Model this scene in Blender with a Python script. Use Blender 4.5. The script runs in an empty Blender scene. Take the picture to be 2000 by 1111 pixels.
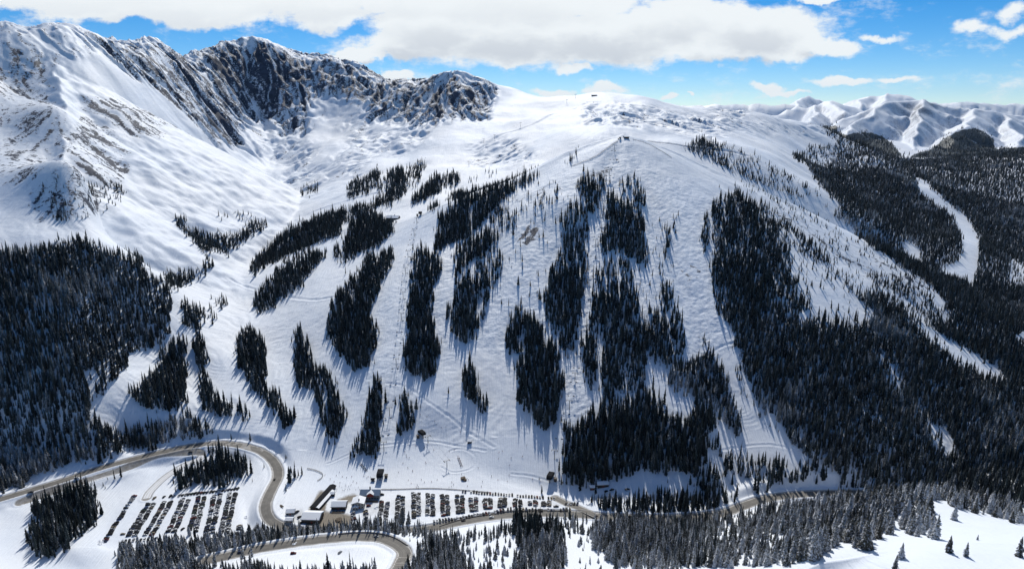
import bpy, bmesh, math, random
import numpy as np
from mathutils import Vector, Matrix
random.seed(7); RNG = np.random.default_rng(11)
S = bpy.context.scene; C = S.collection; PI = math.pi
# ------------------------------------------------------------------ camera, sky, sun, exposure
F = 1333.0; TILT = math.radians(14.3); CZ = 400.0        # photo focal length in photo pixels, downward tilt, height above the valley floor
ct, st = math.cos(TILT), math.sin(TILT)
cam_d = bpy.data.cameras.new('camera'); cam = bpy.data.objects.new('camera', cam_d); C.objects.link(cam); S.camera = cam
cam_d.sensor_width = 36; cam_d.lens = F/2000*36; cam_d.clip_start = 1; cam_d.clip_end = 120000
cam.location = (0, 0, CZ); cam.rotation_euler = (PI/2 - TILT, 0, 0)
S.view_settings.view_transform = 'Standard'; S.view_settings.look = 'None'; S.view_settings.exposure = -0.2; S.view_settings.gamma = 1
SUN_AZ = math.atan((1010-1000)/F); SUN_EL = math.radians(42)
sl = bpy.data.lights.new('sun', 'SUN'); sl.energy = 4.2; sl.angle = math.radians(0.5); sl.color = (1.0, 0.965, 0.90)
so = bpy.data.objects.new('sun', sl); C.objects.link(so); so.location = (0, 0, 2000)
sd = Vector((math.sin(SUN_AZ)*math.cos(SUN_EL), math.cos(SUN_AZ)*math.cos(SUN_EL), math.sin(SUN_EL)))
so.rotation_euler = sd.to_track_quat('Z', 'Y').to_euler()

def T_of(py): return math.tan(math.atan((py-555.5)/F) + TILT)
def uv_of(px, py):                                        # direction of a photo pixel as (x/y, z/y)
    a = (px-1000)/F; b = (555.5-py)/F; y = ct + b*st
    return a/y, (-st + b*ct)/y
def proj(x, y, z):
    zr = z - CZ; d = y*ct - zr*st; up = y*st + zr*ct
    d = np.maximum(d, 1.0) if isinstance(d, np.ndarray) else max(d, 1.0)
    return 1000 + F*x/d, 555.5 - F*up/d

# ---- node helper
class NT:
    def __init__(s, tree): s.t = tree; s.n = tree.nodes; s.l = tree.links
    def new(s, typ, **kw):
        n = s.n.new(typ)
        for k, v in kw.items(): setattr(n, k, v)
        return n
    def link(s, a, b): s.l.new(a, b)
    def setv(s, inp, v):
        if isinstance(v, bpy.types.NodeSocket): s.link(v, inp)
        else: inp.default_value = v
    def math(s, op, a, b=None, c=None, clamp=False):
        n = s.new('ShaderNodeMath', operation=op, use_clamp=clamp); s.setv(n.inputs[0], a)
        if b is not None: s.setv(n.inputs[1], b)
        if c is not None: s.setv(n.inputs[2], c)
        return n.outputs[0]
    def vmath(s, op, a, b=None, out=0):
        n = s.new('ShaderNodeVectorMath', operation=op); s.setv(n.inputs[0], a)
        if b is not None: s.setv(n.inputs[1], b)
        return n.outputs[out]
    def ramp(s, v, lo, hi, a=0.0, b=1.0):
        n = s.new('ShaderNodeMapRange', interpolation_type='SMOOTHSTEP')
        s.setv(n.inputs[0], v); s.setv(n.inputs[1], lo); s.setv(n.inputs[2], hi); s.setv(n.inputs[3], a); s.setv(n.inputs[4], b)
        return n.outputs[0]
    def mix(s, f, a, b):
        n = s.new('ShaderNodeMix', data_type='RGBA'); s.setv(n.inputs[0], f); s.setv(n.inputs[6], a); s.setv(n.inputs[7], b)
        return n.outputs[2]
    def noise(s, vec, scale, detail=4, rough=0.55, out=0):
        n = s.new('ShaderNodeTexNoise'); s.link(vec, n.inputs['Vector']); n.inputs['Scale'].default_value = scale
        n.inputs['Detail'].default_value = detail; n.inputs['Roughness'].default_value = rough
        return n.outputs[out]
def rgb(r, g, b): return (r, g, b, 1.0)

# ---- the sky: Nishita with procedural clouds in world directions
w = bpy.data.worlds.new('World'); S.world = w; w.use_nodes = True
t = NT(w.node_tree); t.n.clear()
wo = t.new('ShaderNodeOutputWorld'); bg = t.new('ShaderNodeBackground'); bg.inputs[1].default_value = 0.15
sky = t.new('ShaderNodeTexSky', sky_type='NISHITA'); sky.sun_disc = False; sky.sun_elevation = SUN_EL; sky.sun_rotation = SUN_AZ
sky.altitude = 3700; sky.air_density = 1.0; sky.dust_density = 0.0; sky.ozone_density = 4.0
hs = t.new('ShaderNodeHueSaturation'); hs.inputs['Saturation'].default_value = 1.38; hs.inputs['Value'].default_value = .74
t.link(sky.outputs[0], hs.inputs['Color'])
tc = t.new('ShaderNodeTexCoord'); sep = t.new('ShaderNodeSeparateXYZ'); t.link(tc.outputs['Generated'], sep.inputs[0])
yy = t.math('MAXIMUM', sep.outputs[1], 0.08)
cu = t.math('DIVIDE', sep.outputs[0], yy); cv = t.math('DIVIDE', sep.outputs[2], yy)
cmb = t.new('ShaderNodeCombineXYZ'); t.setv(cmb.inputs[0], cu); t.setv(cmb.inputs[1], cv)
CLOUDS = [  # photo px, py, rx, ry, weight
 (100,-10,420,40,1.2),(330,18,330,42,1.2),(650,0,500,42,1.2),(640,30,150,35,.9),(800,88,130,34,1.1),(700,108,70,16,.9),(860,60,170,70,1.2),(1000,75,260,70,1.2),(1180,75,260,66,1.2),
 (1330,45,180,60,1.1),(1480,60,170,68,1.2),(1600,90,90,26,1.0),(1450,100,220,32,1.1),(1000,0,420,60,1.0),(1120,136,40,12,.8),(770,148,50,13,.85),(1080,180,60,13,.8),(1180,176,60,14,.8),(1130,190,120,12,.8),
 (1500,174,50,12,.85),(1540,184,75,7,.75),(1640,160,75,13,.85),(1755,157,50,9,.62),(1303,181,22,8,.8),(1352,176,10,5,.6),
 (1895,52,60,14,.42),(1990,60,60,18,.52),(1990,15,40,30,.6),(1720,73,50,8,.42),(1600,-6,60,12,.7),(1000,127,60,8,.6)]
def cloud_density(vec, fine=1.05):
    dist = t.vmath('SCALE', t.vmath('SUBTRACT', t.noise(vec, 13, 5, .6, out=1), (.5, .5, .5))); dist.node.inputs['Scale'].default_value = .07
    sc = t.vmath('MULTIPLY', dist, (1.2, .8, 0)); v2 = t.vmath('ADD', vec, sc); m = None
    for px, py, rx, ry, wt in CLOUDS:
        u0, v0 = uv_of(px, py); u1, _ = uv_of(px+rx, py); _, v1 = uv_of(px, py+ry)
        d = t.vmath('MULTIPLY', t.vmath('SUBTRACT', v2, (u0, v0, 0)), (1/abs(u1-u0), 1/abs(v1-v0), 0))
        e = t.math('MULTIPLY', t.math('SUBTRACT', 1.0, t.vmath('LENGTH', d, out=1)), wt)
        m = e if m is None else t.math('SMOOTH_MAX', m, e, .15)
    high = t.ramp(cv, .25, .6, 0, .12)                    # broken cloud overhead, out of frame
    m = t.math('ADD', m, t.math('MULTIPLY', high, 1.6)) if False else t.math('MAXIMUM', m, high)
    st_ = t.vmath('MULTIPLY', vec, (1, 2.2, 1))
    n = t.math('SUBTRACT', t.noise(st_, 18, 10, .66), .5)
    n2 = t.math('SUBTRACT', t.noise(st_, 5, 3, .5), .5)
    return t.math('ADD', t.math('ADD', m, t.math('MULTIPLY', n, fine)), t.math('MULTIPLY', n2, .45))
den = cloud_density(cmb.outputs[0])
up_ = t.vmath('ADD', cmb.outputs[0], (0.006, .016, 0)); den2 = cloud_density(up_, .8)
alpha = t.ramp(den, 0.0, .38)
shade = t.math('MULTIPLY', t.ramp(den2, .35, 1.0), t.ramp(cv, .17, .05))
ccol = t.mix(shade, rgb(7.0, 7.3, 7.4), rgb(4.8, 5.1, 5.5))
up_mask = t.ramp(sep.outputs[1], 0.0, .15)
col = t.mix(t.math('MULTIPLY', alpha, t.math('MULTIPLY', up_mask, .97)), hs.outputs[0], ccol)
t.link(col, bg.inputs[0]); t.link(bg.outputs[0], wo.inputs[0])

# ------------------------------------------------------------------ numpy noise
_perm = RNG.permutation(4096); _ang = RNG.random(4096)*2*PI; _gx = np.cos(_ang); _gy = np.sin(_ang)
def perlin(x, y):
    xi = np.floor(x).astype(np.int64); yi = np.floor(y).astype(np.int64); xf = x-xi; yf = y-yi
    def g(ix, iy, fx, fy):
        h = _perm[(_perm[ix & 4095] + iy) & 4095]; return _gx[h]*fx + _gy[h]*fy
    a = g(xi, yi, xf, yf); b = g(xi+1, yi, xf-1, yf); c = g(xi, yi+1, xf, yf-1); d = g(xi+1, yi+1, xf-1, yf-1)
    sx = xf*xf*xf*(xf*(xf*6-15)+10); sy = yf*yf*yf*(yf*(yf*6-15)+10)
    return ((a*(1-sx)+b*sx)*(1-sy) + (c*(1-sx)+d*sx)*sy)*1.5
def fbm(x, y, o=4, g=.5):
    r = 0; a = 1
    for i in range(o): r = r + a*perlin(x*2**i + i*17.3, y*2**i - i*9.1); a *= g
    return r
def ridged(x, y, o=4):
    r = 0; a = 1
    for i in range(o): r = r + a*(1-2*np.abs(perlin(x*2**i + i*31.7, y*2**i + i*5.1))); a *= .5
    return r/1.9

# ------------------------------------------------------------------ raster masks traced on the photo (2 px cells)
MW, MH = 1000, 556
def fill(img, poly, val, mode='set'):
    p = np.array(poly, float)/2; x0, y0 = np.maximum(np.floor(p.min(0)).astype(int)-1, 0); x1, y1 = np.ceil(p.max(0)).astype(int)+2
    x1 = min(x1, MW); y1 = min(y1, MH)
    if x1 <= x0 or y1 <= y0: return
    X, Y = np.meshgrid(np.arange(x0, x1)+.5, np.arange(y0, y1)+.5); ins = np.zeros(X.shape, bool)
    n = len(p)
    for i in range(n):
        ax, ay = p[i]; bx, by = p[(i+1) % n]
        if ay == by: continue
        c = ((ay > Y) != (by > Y)) & (X < (bx-ax)*(Y-ay)/(by-ay) + ax); ins ^= c
    sub = img[y0:y1, x0:x1]; sub[ins] = val
def blur(img, r, it=2):
    for _ in range(it):
        for ax in (0, 1):
            k = np.ones(2*r+1)/(2*r+1); p = np.pad(img, [(r, r) if a == ax else (0, 0) for a in (0, 1)], mode='edge')
            cs = np.cumsum(p, ax); z = np.zeros_like(np.take(cs, [0], ax)); cs = np.concatenate([z, cs], ax)
            n = img.shape[ax]; img = (np.take(cs, range(2*r+1, 2*r+1+n), ax) - np.take(cs, range(0, n), ax))/(2*r+1)
    return img
def samp(img, px, py):
    xi = np.clip((px/2).astype(int), 0, MW-1); yi = np.clip((py/2).astype(int), 0, MH-1); return img[yi, xi]

# ------------------------------------------------------------------ terrain control points
ctl = []
def A(*pts):
    for px, py, Y in pts: u, v = uv_of(px, py); ctl.append((u, math.log(Y), v))
def AZ(z, *pts):
    for px, py in pts: u, v = uv_of(px, py); ctl.append((u, math.log((z-CZ)/v), v))
def W(*pts):                                              # world x, y, z
    for x, y, z in pts: ctl.append((x/y, math.log(y), (z-CZ)/y))
# valley floor, car parks, beginner area
AZ(0, (250,1060),(350,1045),(460,1040),(300,975),(460,955),(600,1030),(650,1020),(750,1015),(850,1015),(1000,995),(1100,995),(590,990),(680,985),(850,970),(1000,972),(1100,975),(0,1060),(40,1100),(60,1020),(520,980),(1200,985))
AZ(2, (150,1080),(0,1000),(420,920),(520,930),(700,950),(800,940),(950,945),(1080,945),(1250,955),(1340,955),(100,960),(230,940),(1250,1010),(1400,1003))
AZ(6, (0,972),(560,900),(640,900),(1400,930),(1500,955),(-150,1010))
AZ(13, (380,868),(470,866)); AZ(10, (250,897)); AZ(7, (120,935))
AZ(-2, (1550,966),(1620,960),(1750,940),(1900,930),(2100,960))
A((740,850,745),(850,850,748),(950,860,735),(1050,880,722),(1150,900,708),(640,860,746),(540,860,748))
# steep central face up to its summit
A((700,800,790),(850,800,778),(1000,800,775),(1150,800,772),(1280,800,780),(700,700,880),(850,700,862),(1000,700,850),(1150,700,845),(1300,700,858),(700,600,1000),(850,600,960),(1000,600,940),(1150,600,930),(1300,600,940),
  (800,500,1120),(900,500,1080),(1000,500,1045),(1100,500,1035),(1200,500,1035),(1320,500,1045),(900,440,1190),(1000,440,1120),(1100,400,1145),(1200,400,1140),(1300,400,1150),(1215,330,1245),(1215,268,1350),(1160,285,1345),(1260,280,1350),
  (1100,307,1340),(1050,335,1310),(1000,362,1280),(940,385,1260),(870,400,1280),(1320,303,1350),(1440,357,1320),(1400,400,1200),(1540,398,1290),(1640,452,1260),(1750,512,1220),(1830,565,1170),(1400,500,1070),(1500,500,1090),(1500,560,1010),(1400,600,940))
# behind the central ridge
W((210,1500,290),(120,1500,268),(20,1500,240),(-60,1480,225),(330,1500,265),(480,1480,215),(600,1480,155),(700,1500,100),(780,1450,65))
A((1130,270,1800),(1200,240,1900),(1000,335,1650),(1000,300,1850),(920,350,1600),(850,380,1480),(820,418,1370),(765,435,1340),(1100,250,1950),(1300,260,1900),(1300,230,2200),(1100,220,2200),(1000,260,2100),(1000,225,2350),(1400,270,1950),(1450,300,1800),(1500,325,1780),(1560,365,1700),(1500,270,2250),(1600,330,2200))
# left: piste valley and basin
A((500,800,800),(500,750,855),(500,680,950),(450,800,800),(400,800,795),(430,700,905),(430,620,1020),(420,560,1130),(500,600,1080),(600,800,800),(600,700,910),(600,600,1040),(600,530,1170),(700,520,1150),(500,500,1350),(420,500,1280),(600,450,1420),(700,450,1330),(520,430,1560),(600,400,1640),(400,450,1450),(500,400,1700),
  (700,390,1580),(750,330,1820),(680,340,1850),(600,340,1950),(500,350,1920),(420,380,1650),(300,440,1300),(320,500,1150),(250,470,1180),(300,400,1400),(200,450,1130),(350,350,1650),(250,350,1400),(300,300,1600),(400,300,1870),(500,300,2150),(200,300,1430),(850,330,1750),(900,300,1950),(600,290,2150),(700,290,2120),(800,290,2080))
# headwall: foot and crest
A((600,250,2330),(700,250,2300),(780,245,2280),(850,245,2230),(930,240,2250),(560,215,2430),(500,220,2430),(440,200,2330),(400,200,2150),(300,200,1850),(250,230,1680),(200,200,1620),(300,140,2000),(380,150,2300),(200,130,1750),(480,130,2560),(600,160,2600),(700,195,2520),(800,190,2500),(885,185,2480),(940,200,2480),(640,230,2420))
sky_line = [(-300,60,1450),(-100,45,1600),(0,57,1750),(80,66,1850),(150,82,1950),(200,91,2080),(260,89,2200),(300,93,2300),(380,107,2480),(430,82,2600),(480,72,2680),(530,80,2720),(600,106,2780),(650,112,2760),(700,134,2720),(740,162,2750),(800,160,2720),(840,156,2680),(885,143,2620),(930,155,2650),(965,168,2720),(1000,175,2800),(1050,187,2750),(1110,185,2650),(1170,181,2600),(1230,187,2600),(1290,200,2600),(1380,214,2650),(1460,224,2700),(1550,238,2750),(1620,262,2800),(1690,295,2850)]
A(*sky_line)
for px, py, Y in sky_line: 
    x, v = uv_of(px, py); z = CZ + v*Y; W((x*Y*1.04, Y*1.12, z-90), (x*Y*1.1, Y*1.3, z-230 if px < 1100 else z-180))
# left spur and the forested flank under it
A((130,222,1420),(105,150,1620),(60,110,1640),(35,62,1760),(110,330,1170),(120,430,1030),(30,330,1170),(0,250,1370),(0,150,1560),(50,200,1480),(180,380,1130),(0,400,1050),(60,455,985),(0,483,950),(150,470,985),(230,490,1000),(280,520,1010),(-200,450,900),(-200,250,1250),
  (0,600,850),(150,600,872),(250,600,925),(330,600,975),(0,700,785),(150,700,802),(250,700,852),(320,700,892),(0,800,738),(150,800,748),(230,800,772),(320,800,786),(0,900,700),(120,880,715),(250,860,750),(-200,700,760),(-200,900,700))
# right: flank, valley and forest
A((1500,620,945),(1600,620,960),(1700,620,1000),(1420,700,855),(1420,800,775),(1500,700,870),(1500,750,820),(1600,750,840),(1700,750,860),(1500,830,765),(1560,870,735),(1600,900,712),(1450,900,708),(1700,850,790),(1700,900,735),(1900,850,830),(1900,750,950),(1800,650,1030),(1900,650,1150),
  (1950,600,1350),(1900,560,1430),(1990,500,1800),(1830,520,1500),(1700,440,1620),(1700,400,1850),(1650,370,1950),(1800,450,1750),(1880,470,1720),(1800,370,2150),(1900,400,2200),(1990,400,2300),(1700,320,2500),(1600,300,2500),(1780,315,2950),(1900,330,2800),(1990,330,2800),(1900,305,3500),(2000,303,3500),(2200,310,3000),(2200,500,1900),(2200,700,1200),(2200,900,850))
# far valley floor to the right; the ranges beyond are added as ridge lines
A((1780,304,5200),(1870,302,5200),(2000,300,5200),(1740,296,5300),(1700,285,5400),(1650,275,5500),(1620,262,5600),(1580,252,5800),(1500,242,6000))
for xx in (-.6,-.3,0,.2,.35,.45,.55,.65,.8,1.0):
    W((xx*6500,6500,110 if xx > .3 else 160),(xx*9000,9000,130),(xx*13000,13000,150),(xx*20000,20000,120),(xx*34000,34000,0))
# foreground hillside that falls away from the camera
W((-330,300,110),(-150,280,140),(0,280,150),(150,280,165),(-300,200,160),(0,200,190),(0,120,235),(300,200,220),(-300,120,200),(250,120,240))
A((150,1111,535),(300,1111,505),(450,1111,480),(600,1111,475),(700,1105,478),(850,1111,455),(1000,1111,440),(1150,1111,430),(400,1085,520),(480,1082,512),(560,1065,520),(640,1052,528),(720,1047,530),(780,1060,520),(795,1085,500),(650,1080,505),(850,1060,540),(1000,1040,545),(1100,1050,520),(1200,1050,500),(1300,1060,470),(1400,1060,440),(1300,1111,400),(1450,1111,350),(1600,1111,300),(1750,1111,275),(1900,1111,265),(2100,1111,262),
  (1450,1040,455),(1520,1020,455),(1580,1005,450),(1640,988,445),(1740,975,440),(1820,975,435),(1880,985,425),(1950,1010,400),(2000,1022,390),(2150,1060,350),(1700,1050,335),(1820,1050,320),(1600,1060,350))
W((290,560,22),(380,560,20),(440,540,15),(200,570,12),(330,640,-2))
ctl = np.array(ctl)
def tps(r2): return 0.5*r2*np.log(r2+1e-12)
def fit():
    n = len(ctl); K = tps((ctl[:,None,0]-ctl[None,:,0])**2 + (ctl[:,None,1]-ctl[None,:,1])**2) + np.eye(n)*2e-5
    P = np.column_stack([np.ones(n), ctl[:,0], ctl[:,1]]); M = np.zeros((n+3, n+3)); M[:n,:n] = K; M[:n,n:] = P; M[n:,:n] = P.T
    return np.linalg.solve(M, np.concatenate([ctl[:,2], np.zeros(3)]))
coef = fit()
def rbf(u, l):
    out = coef[-3] + coef[-2]*u + coef[-1]*l
    for i in range(len(ctl)): out = out + coef[i]*tps((u-ctl[i,0])**2 + (l-ctl[i,1])**2)
    return out
NU = 1101; us = np.linspace(-1.2, 1.2, NU)
lr = [(120,300,40),(300,560,170),(560,800,240),(800,1500,340),(1500,2900,300),(2900,8000,230),(8000,34000,130)]
ls = np.concatenate([np.linspace(math.log(a), math.log(b), n, endpoint=False) for a, b, n in lr] + [[math.log(34000)]]); NL = len(ls)
cu_ = np.linspace(-1.2, 1.2, 276); cl_ = np.interp(np.linspace(0, NL-1, 430), np.arange(NL), ls)
cu_g, cl_g = np.meshgrid(cu_, cl_); coarse = rbf(cu_g, cl_g)
def cubic1(a, xs, xq):                                    # catmull-rom along axis 0 on a smooth index
    i = np.clip(np.searchsorted(xs, xq)-1, 0, len(xs)-2); tt = ((xq-xs[i])/(xs[i+1]-xs[i]))[:,None]
    p0 = a[np.maximum(i-1,0)]; p1 = a[i]; p2 = a[i+1]; p3 = a[np.minimum(i+2,len(xs)-1)]
    return .5*((2*p1)+(-p0+p2)*tt+(2*p0-5*p1+4*p2-p3)*tt**2+(-p0+3*p1-3*p2+p3)*tt**3)
sm = cubic1(coarse, cl_, ls); sm = cubic1(sm.T.copy(), cu_, us).T.copy()
U, L = np.meshgrid(us, ls); YY = np.exp(L); XX = U*YY
ZS = CZ + sm*YY                                            # smooth terrain
zu = np.gradient(ZS, us, axis=1); zl = np.gradient(ZS, ls, axis=0)
gx = zu/YY; gy = (zl - U*zu)/YY; slope = np.hypot(gx, gy); hx = gx/(slope+1e-6); hy = gy/(slope+1e-6)
PX, PY = proj(XX, YY, ZS)
runmax = np.maximum.accumulate(sm, axis=0); VIS = sm >= runmax - 0.012

# ---- masks: rocky ground, moguls
rock_img = np.zeros((MH, MW)); 
R_ = [([(370,95),(480,66),(600,100),(650,105),(700,120),(740,150),(735,215),(715,240),(690,252),(650,250),(620,235),(600,255),(560,255),(520,235),(480,245),(440,230),(400,190),(360,150)], 1.0),
 ([(735,150),(800,150),(885,138),(940,155),(975,172),(965,200),(960,238),(900,240),(860,250),(800,240),(760,235),(730,225)], 1.0),
 ([(610,180),(680,195),(720,200),(700,245),(640,250),(600,240)], .35),
 ([(130,50),(260,72),(380,90),(480,200),(480,295),(420,290),(330,200),(220,130)], .78),
 ([(140,200),(230,210),(330,270),(420,310),(430,340),(330,335),(250,310),(160,260)], .66),
 ([(0,110),(90,80),(135,200),(120,300),(70,360),(0,360)], .70),
 ([(0,35),(140,50),(230,75),(170,120),(130,140),(60,110),(0,140)], .52),
 ([(110,240),(180,260),(260,350),(250,390),(200,420),(60,440),(50,380),(110,330)], .74),
 ([(1005,455),(1040,432),(1065,450),(1050,475),(1010,480)], 1.05),
 ([(1180,300),(1210,310),(1215,340),(1185,350),(1170,330)], .78),
 ([(960,400),(1000,380),(1090,350),(1140,345),(1100,380),(1030,410),(990,440)], .64),
 ([(680,250),(850,240),(840,290),(770,310),(660,300)], .56),([(900,280),(1000,265),(1060,300),(1040,340),(920,330)], .52),([(480,230),(640,280),(600,330),(500,300)], .50),([(540,330),(640,320),(650,350),(560,380)], .55),
 ([(640,300),(740,310),(700,350),(650,350)], .5),
 ([(1130,185),(1280,205),(1450,260),(1400,280),(1240,250),(1130,240)], .56),([(1280,200),(1540,235),(1620,270),(1480,260),(1350,230)], .5),
 ([(1500,390),(1640,460),(1840,570),(1780,600),(1650,540),(1520,430)], .62),
 ([(1270,530),(1330,520),(1400,560),(1330,600)], .58),([(1430,670),(1450,670),(1500,790),(1470,800)], .42),([(960,480),(985,480),(990,560),(965,560)], .5),
 ([(1560,240),(1640,215),(1700,190),(1800,185),(2000,195),(2000,290),(1700,290),(1600,262)], .52),([(1540,205),(1570,184),(1610,195),(1640,215),(1560,235)], .55),([(1600,210),(1640,205),(1690,225),(1640,240),(1590,235)], .6),([(1760,200),(1810,192),(1830,215),(1800,235),(1770,225)], .75),([(1650,250),(1740,222),(1700,240),(1690,260)], .6),
 ([(1690,180),(1780,180),(1830,200),(1740,205)], .45),([(1380,208),(1470,205),(1460,222),(1400,224)], .7),([(1740,245),(1770,240),(1775,270),(1750,265)], .55),([(1890,222),(2000,226),(2000,236),(1900,236)], .55)]
for p, v in R_: fill(rock_img, p, v)
rock_img = blur(rock_img, 5, 2)
# bare rock forms along the crest line
PXc, PYc = np.clip(PX, 0, 1999), np.clip(PY, 0, 1110)
WR = samp(rock_img, PXc, PYc)*VIS
WR = np.where(~VIS & (YY > 1500), .25, WR)
WR = np.where((YY > 60), WR, 0)
# flow noise: gullies that follow the fall line
FN = np.zeros_like(ZS); sel = (WR > .02) & (YY < 3300)
def flow(sel, freq, step, K):
    xs = XX[sel]; ys = YY[sel]; dx = hx[sel]; dy = hy[sel]; wx = fbm(xs/90, ys/90, 3)*19; wy = fbm(xs/90+50, ys/90, 3)*19; r = 0
    for k in range(-K, K+1): r = r + perlin((xs+wx+dx*k*step)*freq, (ys+wy+dy*k*step)*freq)
    return r/(r.std()+1e-6)
f1 = flow(sel, 1/34, 26, 3); f2 = flow(sel, 1/13, 10, 3); f3 = flow(sel, 1/80, 50, 2)
FN[sel] = f1*.38 + f2*.6 + f3*.15 + fbm(XX[sel]/14, YY[sel]/14, 3)*1.1
Z = ZS.copy()
amp = np.clip((WR-.25)/.6, 0, 1)
g1 = np.zeros_like(Z); g1[sel] = -np.abs(f1)*1.3 + f3*.9
crag = np.zeros_like(Z); crag[sel] = ridged(XX[sel]/60, YY[sel]/60, 5)
Z += np.where(YY < 3400, amp*np.clip((YY-1500)/300, 0, 1)*(g1*8 + crag*6) + amp*(YY > 1500)*2.0*np.where(sel, 1, 0)*ridged(XX/20, YY/20, 3), 0)
# general relief, rising with height above the valley
hgt = np.clip((ZS-25)/200, 0, 1)*np.clip((YY-350)/300, 0, 1)
Z += hgt*(fbm(XX/430+3, YY/430, 3)*20*np.clip((YY-1400)/500, 0, 1) + fbm(XX/160, YY/160, 2)*5.0 + np.clip((YY-1450)/400, 0, 1)*fbm(XX/60+7, YY/90, 3)*1.2 + ridged(XX/45, YY/45, 3)*.2)
Z += np.clip((ZS-10)/40, .1, 1)*fbm(XX/25, YY/25, 3)*.32
# wind-scoured ribs on the left face
face = np.clip(1-np.abs(U+.38)/.28, 0, 1)*np.clip((YY-1150)/200, 0, 1)*np.clip((2500-YY)/300, 0, 1)
sf = face > .01; ff = np.zeros_like(Z); q = flow(sf, 1/55, 45, 3); q2 = flow(sf, 1/22, 18, 3); ff[sf] = q*3.4+q2*1.1; Z += face*ff*np.clip((slope-.22)/.2, 0, 1)
# far ranges
far = np.clip((YY-3600)/1500, 0, 1); Z += far*fbm(XX/700, YY/700, 4)*22
RIDGES = [  # crest points (photo px, py, distance), side slope
 ([(1640,232,6400),(1680,219,6500),(1720,199,6700),(1760,198,6900),(1790,197,7000),(1812,193,7000),(1850,206,7100),(1905,213,7000),(1960,222,7200),(2010,227,7300),(2150,222,7400),(2400,230,7400)], .50),
 ([(1812,193,7000),(1796,222,6500),(1790,255,5900),(1775,290,5400)], .62), ([(1905,213,7000),(1893,238,6400),(1885,252,6000),(1868,275,5600)], .50), ([(1720,199,6700),(1700,222,6300),(1672,243,5900),(1655,262,5600)], .60), ([(1960,222,7200),(1985,255,6300),(2000,285,5600)], .50),
 ([(1500,226,8200),(1560,208,8400),(1600,205,8600),(1625,196,8700),(1660,206,8700),(1685,214,8700)], .55), ([(1600,205,8600),(1590,224,7800),(1570,240,7000)], .62), ([(1625,196,8700),(1640,220,7900)], .62),
 ([(1500,212,11000),(1530,205,11000),(1550,195,11000),(1572,186,11000),(1590,190,11000),(1612,202,11000),(1640,212,11000)], .50), ([(1572,186,11000),(1560,205,9800)], .6),
 ([(1630,210,12500),(1655,200,12500),(1680,192,12500),(1700,187,12500),(1745,181,12500),(1770,185,12500),(1790,194,12600),(1840,203,12800)], .42), ([(1745,181,12500),(1725,200,11300)], .6), ([(1700,187,12500),(1680,203,11300)], .6),
 ([(1790,210,14000),(1840,203,14000),(1880,195,14000),(1900,199,14000),(1950,203,14300),(2010,201,14500),(2120,205,14500),(2400,203,14500)], .40),
 ([(1300,208,9500),(1340,206,9500),(1375,206,9500),(1400,200,9500),(1432,201,9500),(1450,206,9500),(1468,200,9500),(1490,204,9500),(1520,203,9500),(1560,210,9500)], .50), ([(1180,214,12000),(1300,211,12000),(1360,209,12500),(1500,213,12500)], .3),
 ([(-300,225,12000),(400,225,12000),(1000,222,12000),(1180,214,12000)], .3)]
fs = np.where(ls > math.log(3800))[0]; r0 = fs[0]; Xf, Yf = XX[r0:], YY[r0:]; Zf = Z[r0:].copy(); sub_u = np.ones(NU, bool)
wxf = fbm(Xf/900, Yf/900, 4)*190; wyf = fbm(Xf/900+40, Yf/900, 4)*190
for pl, sl_ in RIDGES:
    P3r = []
    for px, py, Yd in pl:
        u, v = uv_of(px, py); P3r.append((u*Yd, Yd, CZ+v*Yd))
    best = np.full(Xf.shape, -1e9)
    for (x0, y0, z0), (x1, y1, z1) in zip(P3r[:-1], P3r[1:]):
        dx, dy = x1-x0, y1-y0; L2 = dx*dx+dy*dy; tt = np.clip(((Xf+wxf*.5-x0)*dx+(Yf+wyf*.5-y0)*dy)/L2, 0, 1); d = np.hypot(Xf+wxf*.5-x0-tt*dx, Yf+wyf*.5-y0-tt*dy)
        best = np.maximum(best, z0+(z1-z0)*tt - 1.22*sl_*d*(1-.12*np.clip(d/1500, 0, 1)) - np.minimum(d*.34, 120)*(.8-ridged(Xf/420, Yf/420, 5)))
    k_ = 8.0; hh_ = np.clip(.5+.5*(Zf-best)/k_, 0, 1); Zf = Zf*hh_+best*(1-hh_)+k_*hh_*(1-hh_)*.5
Z[r0:] = Zf + ridged(Xf/170, Yf/170, 4)*6*np.clip((Zf-120)/200, 0, 1)
hol = np.exp(-((XX-YY*uv_of(1215,268)[0])/60)**2 - ((YY-1350)/40)**2); Z += hol*3
sN = (Z-CZ)/YY; runmax = np.maximum.accumulate(np.maximum(sm, np.where(YY > 3800, sN, -9)), axis=0); VIS = np.where(YY > 3800, sN, sm) >= runmax-.012
VIS[YY > 3800] = (sN >= np.maximum.accumulate(sN, axis=0)-.0006)[YY > 3800]; PX, PY = proj(XX, YY, Z); PXc, PYc = np.clip(PX, 0, 1999), np.clip(PY, 0, 1110); WR = np.where(YY > 3800, samp(rock_img, PXc, PYc)*VIS, WR)
CRESTS = [([(45,62,1760,-4),(105,120,1640,-4),(130,222,1440,-4),(122,330,1200,-9),(112,430,1050,-30),(100,480,960,-90)], .62, 8, 2000),
 ([(1215,266,1352,4),(1160,282,1343,4),(1100,304,1330,4),(1050,333,1305,4),(1000,360,1280,3),(940,384,1262,0),(880,402,1275,-6)], .50, 4, 1700),
 ([(1215,266,1352,4),(1260,278,1352,4),(1320,301,1350,3),(1380,328,1336,3),(1440,355,1320,3),(1540,396,1290,3),(1640,450,1260,3),(1750,510,1220,1),(1830,563,1170,-3)], .50, 4, 1700)]
wv_ = fbm(XX/70, YY/70, 3)*12
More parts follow.
